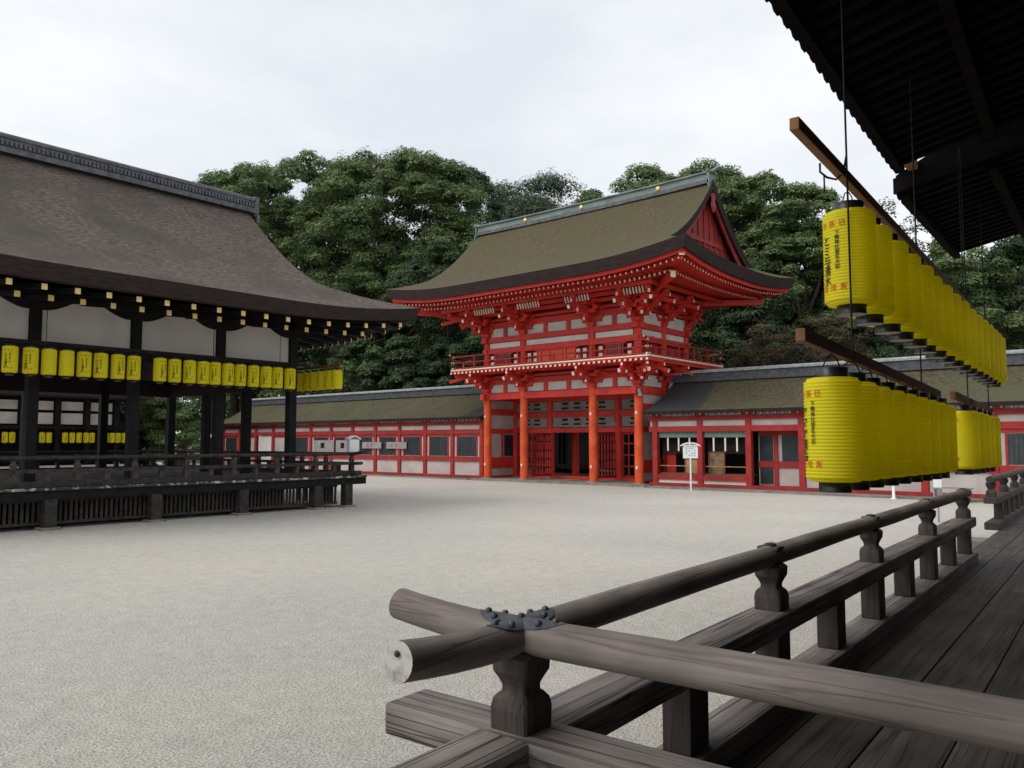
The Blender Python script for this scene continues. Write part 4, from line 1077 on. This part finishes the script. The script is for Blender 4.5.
o = tag(b.build('tie_timber', M['pole'], None, (NX, NY, 0), NR), 'tan timber bridging the gap between the two black eaves', 'timber')

# lantern bars, wires and rows over the veranda
def nw(x, y, z): return (NX+x*math.cos(NR)-y*math.sin(NR), NY+x*math.sin(NR)+y*math.cos(NR), z)
LAT = -.185
BARS = [((1.93, LAT, 3.385), (7.0, LAT, 3.23), 'pole', 'long tan bar above the nearer upper lanterns'), ((7.05, LAT, 3.22), (9.9, LAT, 3.14), 'pole', 'tan bar above the farther upper lanterns'),
        ((1.94, LAT, 2.325), (5.55, LAT, 2.2), 'polebrown', 'reddish brown bar above the nearer lower lanterns'), ((6.3, LAT, 2.235), (9.0, LAT, 2.16), 'polebrown', 'reddish brown bar above the farther lower lanterns')]
for p0, p1, m, lab in BARS:
    b = MB(); Ln = (Vector(p1)-Vector(p0)).length
    b.box(0, Ln, -.024, .024, -.032, .032); o = tag(b.build('lantern_bar', M[m], None, nw(*p0), bevel=.004), lab, 'bar')
    o.rotation_euler = (0, math.atan2(p0[2]-p1[2], p1[0]-p0[0]), NR)
for i, (x, zt, zb) in enumerate(((2.71, 4.85, 2.27), (4.87, 4.9, 2.2), (7.35, 4.9, 3.2), (7.2, 4.9, 2.2), (8.75, 4.9, 2.15))):
    t = thing('hanging_wire', ('thin dark wire in front of the nearest upper lantern', 'dark wire at the middle of the nearer lantern bars', 'dark wire at the start of the farther upper bar', 'dark wire at the start of the farther lower bar', 'dark wire near the end of the farther lower bar')[i], 'wire')
    y = LAT-.045 if i == 0 else LAT-.0; b = MB()
    b.tube([nw(x, y, zt), nw(x, y, zb)], .006, 6); b.build('wire', M['wire'], t)
    b = MB(); zk = 3.36-.03*(x-2.7)
    if i < 3:
        b.tube([nw(x, y, zk+.08), nw(x, y+.02, zk-.02), nw(x, y+.06, zk-.05), nw(x-.04, y+.1, zk-.04), nw(x-.1, y+.12, zk-.02), nw(x-.1, y+.12, zk+.03)], .0065, 6)
        b.tube([nw(x-.06, y+.11, zk-.03), nw(x-.06, y+.11, zk-.13)], .005, 6)
    else: b.tube([nw(x, y-.03, zb+.03), nw(x, y-.03, zb-.03), nw(x, y+.04, zb-.03)], .006, 6)
    b.build('hook', M['wire'], t)
def row(n, x0, x1, zfun, k0, what, grp, face):
    for i in range(n):
        x = x0+(x1-x0)*i/(n-1)+(random.uniform(-.012, .012) if i else 0)
        w_ = nw(x, LAT+random.uniform(-.008, .008), zfun(x))
        lantern((k0+i) % 2, w_, face if i == 0 else face+R(random.uniform(-14, 10)), f'yellow paper lantern, {ORD[i]} from the camera in the {what}', grp)
row(9, 2.87, 6.42, lambda x: 2.54-.011*(x-2.87), 0, 'upper row, nearer group', 'upper lantern row over the veranda', R(170))
row(7, 6.95, 9.35, lambda x: 2.50-.011*(x-6.9), 1, 'upper row, farther group', 'upper lantern row over the veranda', R(165))
row(9, 2.44, 5.5, lambda x: 1.535-.011*(x-2.44), 1, 'lower row, nearer group', 'lower lantern row over the veranda', R(156))
row(5, 6.75, 8.35, lambda x: 1.495-.011*(x-6.3), 0, 'lower row, farther group', 'lower lantern row over the veranda', R(160))

# ------------------------------------------------------------------ signs and small things in the court
def facing(x, y): return math.atan2(-y, -x)
sg = thing('post_sign', 'small white roofed sign on a thin white pole before the right corridor', 'sign', (26.73, 14.16, 0), facing(26.73, 14.16))
b = MB(); b.box(-.02, .02, -.27, .27, 1.2, 1.66); b.build('sign_panel', M['signwhite'], sg, bevel=.005)
b = MB(); n = 9; top = [(u*.36, 1.71+.06*(1-u*u)-.05*abs(u)**3+.02) for u in np.linspace(-1, 1, n)]
b.grid([[(-.06, y, z) for y, z in top], [(.06, y, z) for y, z in top], [(.06, y, z-.05) for y, z in top], [(-.06, y, z-.05) for y, z in top], [(-.06, y, z) for y, z in top]], 0, False)
b.box(-.05, .05, -.26, .26, 1.662, 1.70); b.build('sign_roof', M['signwhite'], sg)
b = MB(); b.tube([(-.0, 0, 0), (0, 0, 1.2)], .03, 10); b.build('pole', M['signwhite'], sg)
b = MB()
for c_ in range(4):
    for r_ in range(4):
        if (c_*3+r_) % 4: b.box(.021, .024, -.17+.1*c_, -.12+.1*c_+.01*(r_ % 2), 1.29+.085*r_, 1.33+.085*r_)
b.build('faded_lettering', M['signink'], sg)
sg = thing('box_sign', 'white roofed box sign standing at the end of the stage', 'sign', (14.38, 18.25, .87), facing(14.38, 18.25)+R(25))
b = MB(); b.box(-.1, .1, -.15, .15, .56, 1.0); b.build('box', M['signwhite'], sg, bevel=.006)
zz = 1.0
b = MB(); b.add([(-.14, -.19, zz), (-.14, .19, zz), (-.14, 0, zz+.09), (.14, -.19, zz), (.14, .19, zz), (.14, 0, zz+.09), (-.14, -.19, zz+.03), (-.14, .19, zz+.03), (-.14, 0, zz+.12), (.14, -.19, zz+.03), (.14, .19, zz+.03), (.14, 0, zz+.12)],
    [(6, 8, 11, 9), (8, 7, 10, 11), (0, 3, 5, 2), (2, 5, 4, 1), (3, 9, 11, 5), (5, 11, 10, 4), (0, 2, 8, 6), (2, 1, 7, 8), (0, 6, 9, 3), (1, 4, 10, 7)]); b.build('sign_roof', M['signwhite'], sg)
b = MB(); b.box(-.04, .04, -.1, -.02, 0, .56); b.build('post', M['signwhite'], sg)
# right: white board on a thin pole, bollards, bench
sg = thing('board_sign', 'narrow white board on a thin pole behind the lower lanterns', 'sign', (19.9, 4.42, 0), facing(19.9, 4.42))
b = MB(); b.box(-.015, .015, -.085, .085, .78, 1.5); b.build('board', M['signwhite'], sg, bevel=.004)
b = MB(); b.tube([(-.03, 0, 0), (-.03, 0, 1.4)], .018, 8); b.build('pole', M['metal'], sg)
for i, y in enumerate((7.3, 5.95)):
    t = thing('bollard', ('slim white bollard before the right corridor, nearer the gate', 'slim white bollard before the right corridor, nearer the far railing')[i], 'bollard', (27.15, y, 0), group='white bollards')
    b = MB(); b.lathe([(.09, .0), (.09, .03), (.045, .05), (.045, .72), (.06, .73), (.06, .8), (.02, .83)], 12); b.build('shaft', M['signwhite'], t)
    b = MB(); b.lathe([(.047, .5), (.047, .58)], 12); b.build('band', M['dred'], t)
t = thing('bench', 'low steel bench in front of the right corridor by the far railing', 'bench', (26.9, 5.6, 0), R(90))
b = MB()
for k in range(4): b.box(-.55, .55, -.18+.1*k, -.1+.1*k, .4, .43)
b.build('seat', M['metal'], t)
for x in (-.45, .45): b = MB(); b.box(x-.02, x+.02, -.16, .16, .0, .4); b.build('leg', M['metal'], t)

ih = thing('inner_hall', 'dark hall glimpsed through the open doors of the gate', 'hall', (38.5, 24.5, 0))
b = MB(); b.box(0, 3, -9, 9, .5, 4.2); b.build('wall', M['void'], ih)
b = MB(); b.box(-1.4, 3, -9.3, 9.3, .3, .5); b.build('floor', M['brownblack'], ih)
pq = MB(); pq.box(-.11, .11, -.11, .11, 0, 4.2); f0 = pq.build('post', M['black'], ih, (-.4, -8.8, 0))
for k in range(1, 9): inst(f0, ih, (-.4, -8.8+2.2*k, 0))
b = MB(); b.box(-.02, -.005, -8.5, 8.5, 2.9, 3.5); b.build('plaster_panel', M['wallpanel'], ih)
b = MB(); b.add([(-1.8, -10, 4.0), (-1.8, 10, 4.0), (4.5, 10, 4.0), (4.5, -10, 4.0), (1.4, -10, 5.2), (1.4, 10, 5.2)], [(3, 2, 1, 0), (0, 1, 5, 4), (1, 2, 5), (2, 3, 4, 5), (3, 0, 4)]); b.build('bark_roof', M['bark'], ih)
bt = thing('low_barrier', 'low white barrier behind the gate opening', 'barrier', (34.6, 23.1, 0))
b = MB(); b.box(-.03, .03, -.75, .75, .28, .36); b.build('bar', M['signwhite'], bt)
pq = MB(); pq.box(-.03, .03, -.03, .03, 0, 1.0); f0 = pq.build('post', M['metal'], bt, (0.07, -.0, 0)); inst(f0, bt, (.07, -.7, 0)); inst(f0, bt, (.07, .7, 0))

# ------------------------------------------------------------------ trees
def leafmat(name, c1, c2):
    m = bpy.data.materials.new(name); m.use_nodes = True; t = m.node_tree; bs = t.nodes['Principled BSDF']; l = t.links.new; g = t.nodes.new
    at = g('ShaderNodeAttribute'); at.attribute_name = 'tone'
    oi = g('ShaderNodeObjectInfo')
    r = g('ShaderNodeValToRGB'); r.color_ramp.elements[0].color = (*c1, 1); r.color_ramp.elements[1].color = (*c2, 1); l(at.outputs['Fac'], r.inputs['Fac'])
    l(r.outputs[0], bs.inputs['Base Color']); bs.inputs['Roughness'].default_value = .6; bs.inputs['Specular IOR Level'].default_value = .2
    tr = g('ShaderNodeBsdfTranslucent'); l(r.outputs[0], tr.inputs['Color']); ms = g('ShaderNodeMixShader'); ms.inputs[0].default_value = .22
    o = t.nodes['Material Output']; l(bs.outputs[0], ms.inputs[1]); l(tr.outputs[0], ms.inputs[2]); l(ms.outputs[0], o.inputs['Surface'])
    return m
M['leaf'] = leafmat('camphor_leaf', (.06, .106, .038), (.182, .25, .097))
M['leafdark'] = leafmat('dark_evergreen_leaf', (.03, .058, .026), (.078, .125, .056))
M['leafgrey'] = leafmat('distant_leaf', (.045, .07, .04), (.085, .12, .07))
M['leafbrown'] = leafmat('dry_leaf', (.06, .05, .028), (.15, .125, .075))
def leaf_mesh(clumps, per, size, flat=.5):
    """leaf-sized quads over the outer part of every clump; clumps = [(centre, radius)]"""
    cs = np.array([c for c, r in clumps]); rs = np.array([r for c, r in clumps]); idx = np.repeat(np.arange(len(rs)), (per*(rs/np.mean(rs))**2).astype(int)); n = len(idx)
    d = rng.normal(size=(n, 3)); d /= np.linalg.norm(d, axis=1)[:, None]; d[:, 2] = np.where(d[:, 2] < -.2, -d[:, 2]*.7, d[:, 2])
    lump = 1+.16*np.sin(d[:, 0]*5+idx)*np.sin(d[:, 1]*5+idx*2.1)+.12*np.sin(d[:, 2]*9+idx)
    rad = rs[idx]*lump*(1-.42*rng.random(n)**2.2)
    P = cs[idx]+d*rad[:, None]*np.array([1, 1, .92])
    nrm = d+rng.normal(size=(n, 3))*.38+np.array([0, 0, flat]); nrm /= np.linalg.norm(nrm, axis=1)[:, None]
    a = np.cross(nrm, rng.normal(size=(n, 3))); a /= np.linalg.norm(a, axis=1)[:, None]; b = np.cross(nrm, a)
    s = size*(.55+.9*rng.random(n))[:, None]
    V = np.stack([P-a*s, P-b*s*.5-nrm*s*.12, P+a*s, P+b*s*.5-nrm*s*.12], 1).reshape(-1, 3)
    tone = np.clip(.5+.28*rng.normal(size=n)+.22*np.sin(idx*12.9898)[...], 0, 1)
    return V, n, tone
def mesh_np(name, V, n, tone, mat):
    me = bpy.data.meshes.new(name); me.vertices.add(len(V)); me.vertices.foreach_set('co', V.astype(np.float32).ravel())
    me.loops.add(n*4); me.loops.foreach_set('vertex_index', np.arange(n*4, dtype=np.int32)); me.polygons.add(n)
    me.polygons.foreach_set('loop_start', np.arange(0, n*4, 4, dtype=np.int32)); 
    at = me.attributes.new('tone', 'FLOAT', 'FACE'); at.data.foreach_set('value', tone.astype(np.float32))
    me.materials.append(mat); me.update(calc_edges=True); me.validate(); return me
def crown_clumps(w, h, zc, seed, n=46, cl=(1.0, 1.9), top=1.0):
    r_ = np.random.default_rng(seed); out = []
    lobes = [((r_.uniform(-.28, .28)*w, r_.uniform(-.28, .28)*w, zc+r_.uniform(-.42, .3)*h), r_.uniform(.26, .36)*w) for _ in range(6)]+[((0, 0, zc+.14*h), .42*w), ((0, 0, zc-.12*h), .46*w), ((0, 0, zc-.12*h), .46*w)]
    for i in range(n):
        c, R_ = lobes[i % len(lobes)]
        d = r_.normal(size=3); d /= np.linalg.norm(d)
        if d[2] < -.25: d[2] *= -.7
        rr = r_.uniform(*cl)
        R_ *= r_.uniform(.8, 1.04); out.append(((c[0]+d[0]*R_*.85, c[1]+d[1]*R_*.85, c[2]+d[2]*R_*.8*max(.8, h/w)), rr))
    return out
def limb_mesh(h, zc, w, seed, thick):
    r_ = random.Random(seed); m = MB()
    m.tube([(0, 0, 0), (.1*thick, 0, h*.15), (r_.uniform(-.3, .3), r_.uniform(-.3, .3), h*.42), (r_.uniform(-.6, .6), r_.uniform(-.6, .6), h*.8)], [thick*1.35, thick, thick*.75, thick*.2], 10)
    for k in range(9):
        a = 2*math.pi*k/9+r_.uniform(-.3, .3); z0_ = h*r_.uniform(.3, .55); ln = w*r_.uniform(.3, .46)
        m.tube([(0, 0, z0_), (math.cos(a)*ln*.5, math.sin(a)*ln*.5, z0_+h*.12), (math.cos(a)*ln, math.sin(a)*ln, z0_+h*r_.uniform(.2, .38))], [thick*.42, thick*.26, thick*.08], 6)
    return m
def tree(name, label, cat, x, y, h, w, mat, seed, base=.3, leaves=700, size=.2, nclump=46, cl=None, group=None, thick=.4):
    t = thing(name, label, cat, (x, y, 0), 0, group)
    ch = h*(1-base); zc = h*base+ch*.48
    cl = cl or (.075*w, .125*w); size *= .5; leaves = int(leaves*1.05); nclump = int(nclump*2.9)
    cs = crown_clumps(w, ch, zc, seed, nclump, cl)
    P = np.array([c for c, r in cs]); rr = np.array([r for c, r in cs])
    sp = max(np.ptp(P[:, 0]), np.ptp(P[:, 1])); P[:, :2] *= (1.22*w-2*rr.mean())/sp
    zt = np.percentile(P[:, 2], 96); zl = P[:, 2].min()
    P[:, 2] = h*base+(P[:, 2]-zl)*(h-.9*rr.mean()-h*base)/(zt-zl); over = P[:, 2] > h-.8*rr.mean(); P[over, 2] = h-.8*rr.mean()
    # a dome: clumps that stick out past the crown's rounded top come down onto it
    q = np.hypot(P[:, 0], P[:, 1])/(.61*w); lim = h-.6*rr.mean()-(h-h*base)*.42*np.clip(q, 0, 1)**2.2; P[:, 2] = np.minimum(P[:, 2], lim)
    V, n, tone = leaf_mesh(list(zip(P.tolist(), rr)), leaves, size)
    me = mesh_np('crown', V, n, tone, M[mat]); o = bpy.data.objects.new('crown', me); COL.objects.link(o); o.parent = t
    limb_mesh(h, zc, w, seed, thick).build('trunk', M['bark2'], t)
    return t
TG = 'tall trees behind the corridors'
SPEC = [
 ('broadleaf_tree', 'leafy tree rising just beyond the ridge end of the timber hall', 33.4, 55.6, 23.4, 8.0, 'leaf', 1, .3, 620, .19, 50),
 ('broadleaf_tree', 'tall leafy tree between the timber hall ridge and the large camphor', 34.3, 50.4, 23.9, 8.6, 'leaf', 31, .25, 640, .19, 52),
 ('broadleaf_tree', 'smaller tree tip peeping over the tiled ridge of the timber hall', 33.0, 58.6, 23.6, 7.5, 'leaf', 2, .35, 520, .19, 36),
 ('broadleaf_tree', 'large rounded camphor tree filling the gap between the timber hall and the gate', 37.3, 46.3, 23.4, 10, 'leaf', 3, .22, 720, .18, 64),
 ('broadleaf_tree', 'second large camphor tree, nearer the gate ridge end', 39.6, 42.4, 23.2, 9.5, 'leaf', 33, .22, 720, .18, 60),
 ('broadleaf_tree', 'lower green tree in front of the large camphor, above the timber hall eave', 36.5, 41.8, 15.6, 8.5, 'leaf', 4, .2, 620, .17, 46),
 ('evergreen_tree', 'dark tall evergreen at the right shoulder of the large camphor', 44.5, 42.6, 23.3, 6.2, 'leafdark', 5, .2, 620, .18, 44),
 ('evergreen_tree', 'dark evergreen below the gate roof tip, behind the left corridor', 37.3, 37.6, 15.5, 7.5, 'leafdark', 6, .12, 620, .17, 44),
 ('distant_tree', 'pale distant tree seen over the gate ridge, the farther back one', 62.2, 50.7, 29.3, 15, 'leafgrey', 7, .3, 600, .22, 50),
 ('distant_tree', 'low distant tree touching the gate ridge at its middle', 69, 48.2, 26.5, 11, 'leafgrey', 8, .3, 520, .22, 40),
 ('broadleaf_tree', 'green tree at the left end of the bright group above the gate ridge', 46.5, 30.6, 20.0, 6.8, 'leaf', 9, .25, 640, .17, 50),
 ('broadleaf_tree', 'broad bright green tree above the gate ridge', 46.6, 27.2, 20.5, 8.0, 'leaf', 29, .25, 700, .17, 54),
 ('broadleaf_tree', 'broad bright green tree behind the ridge end of the gate', 46.8, 23.2, 19.7, 8.4, 'leaf', 10, .25, 700, .17, 54),
 ('broadleaf_tree', 'rounded green tree just right of the gate ridge end', 46.8, 20.1, 18.6, 7.2, 'leaf', 30, .22, 660, .17, 50),
 ('broadleaf_tree', 'rounded green tree to the right of the gate roof', 46.8, 17.2, 17.0, 6.8, 'leaf', 11, .2, 660, .16, 50),
 ('broadleaf_tree', 'lowest rounded green tree at the right end of the group beyond the gate', 47.5, 14.9, 15.2, 5.8, 'leaf', 32, .2, 620, .16, 46),
 ('evergreen_tree', 'dark evergreen close behind the right end of the gate', 41.8, 18.9, 12.5, 7.2, 'leafdark', 12, .08, 620, .16, 46),
 ('thin_tree', 'thin airy tree with sky showing through, above the upper lanterns', 47.2, 12.6, 15.6, 5.2, 'leafgrey', 13, .3, 110, .15, 34),
 ('broadleaf_tree', 'green tree behind the far ends of the upper lanterns, under the black eave', 47.5, 9.0, 13.0, 6.5, 'leaf', 14, .15, 520, .16, 44),
 ('broadleaf_tree', 'shaded green tree at the far right under the black eave', 50.5, 5.0, 14.0, 7.0, 'leafdark', 15, .15, 520, .16, 44),
 ('evergreen_shrub', 'dark shrub over the left corridor ridge, next to the stage lanterns', 34.8, 43.2, 9.0, 5.5, 'leafdark', 16, .05, 560, .15, 36),
 ('evergreen_shrub', 'dark shrub over the left corridor ridge, midway to the gate', 34.9, 37.6, 9.2, 5.5, 'leafdark', 17, .05, 560, .15, 36),
 ('evergreen_shrub', 'dark shrub over the left corridor ridge, nearest the gate', 35.4, 33.4, 8.4, 5.0, 'leafdark', 18, .05, 560, .15, 36),
 ('dry_shrub', 'brownish bare twiggy shrub over the right corridor ridge beside the balcony', 38.3, 15.4, 7.8, 4.6, 'leafbrown', 19, .1, 230, .11, 34),
 ('dry_shrub', 'brownish twiggy shrub between the two lantern rows', 39.2, 12.8, 8.2, 4.6, 'leafbrown', 20, .1, 230, .11, 34),
 ('dry_shrub', 'mixed green twiggy shrub under the farther upper lanterns', 40.1, 9.8, 8.2, 5.0, 'leafdark', 21, .1, 420, .13, 34),
 ('garden_tree', 'small green tree glimpsed under the timber hall, left of the red corridor', 22.8, 44.9, 5.6, 5.0, 'leaf', 22, .2, 420, .12, 34),
 ('garden_tree', 'second small tree glimpsed under the timber hall beside the far hall', 22.6, 50.4, 6.0, 5.2, 'leafdark', 23, .15, 420, .13, 34),
 ('evergreen_shrub', 'dark hedge-like shrub at the far end of the court beside the far hall', 20.8, 52.5, 5.2, 5.0, 'leafdark', 41, .03, 520, .14, 34),
 ('evergreen_shrub', 'dark hedge-like shrub between the far hall and the left corridor end', 24.8, 53.2, 5.0, 5.0, 'leafdark', 42, .03, 520, .14, 34),
 ('evergreen_tree', 'dark evergreen beyond the far end of the left corridor', 33.8, 57.5, 13.5, 8.5, 'leafdark', 43, .03, 520, .18, 40),
 ('evergreen_tree', 'dark evergreen filling in behind the timber hall ridge end', 38.5, 57.5, 21.5, 9.5, 'leafdark', 45, .05, 620, .2, 50),
 ('evergreen_tree', 'dark evergreen filling in behind the two large camphors', 46, 48.5, 20.5, 11, 'leafdark', 44, .05, 620, .2, 50),
 ('evergreen_tree', 'dark evergreen mass low behind the gap between hall and gate', 44.5, 50.5, 15.5, 11, 'leafdark', 24, .05, 560, .2, 46),
 ('evergreen_tree', 'dark evergreen hidden behind the gate body', 48, 36, 15, 11, 'leafdark', 25, .05, 560, .2, 46),
 ('evergreen_tree', 'dark evergreen far behind the dry shrubs right of the gate', 53, 16, 12.5, 9, 'leafdark', 26, .05, 560, .19, 46),
 ('evergreen_tree', 'dark evergreen far behind the right end of the corridor', 54, 9, 12, 9, 'leafdark', 27, .05, 560, .19, 46),
 ('evergreen_tree', 'dark evergreen behind the far hall at the left', 24, 62, 14, 11, 'leafdark', 28, .05, 520, .2, 46),
]
for s in SPEC:
    nm, lab, x, y, h, w, m, sd_, ba, lv, sz, nc = s
    tree(nm, lab, nm.split('_')[-1], x, y, h, w, m, sd_, ba, lv, sz, nc, group=TG if 'tree' in nm and 'garden' not in nm else None, thick=.09*w**.75*.9)
# far wood: one uncountable mass closing the view between the trunks
cl_ = []
for k in range(300):
    x = 58+rng.uniform(0, 8); y = rng.uniform(-25, 95); cl_.append(((x, y, rng.uniform(.5, 13.5)), rng.uniform(1.8, 3.0)))
for k in range(70):
    cl_.append(((rng.uniform(2, 58), rng.uniform(80, 95), rng.uniform(.5, 9)), rng.uniform(2, 3)))
V, n, tone = leaf_mesh(cl_, 330, .34)
o = bpy.data.objects.new('distant_wood', mesh_np('distant_wood', V, n, tone, M['leafdark'])); COL.objects.link(o)
tag(o, 'dark wood closing the view behind the nearer trees', 'wood', kind='stuff')
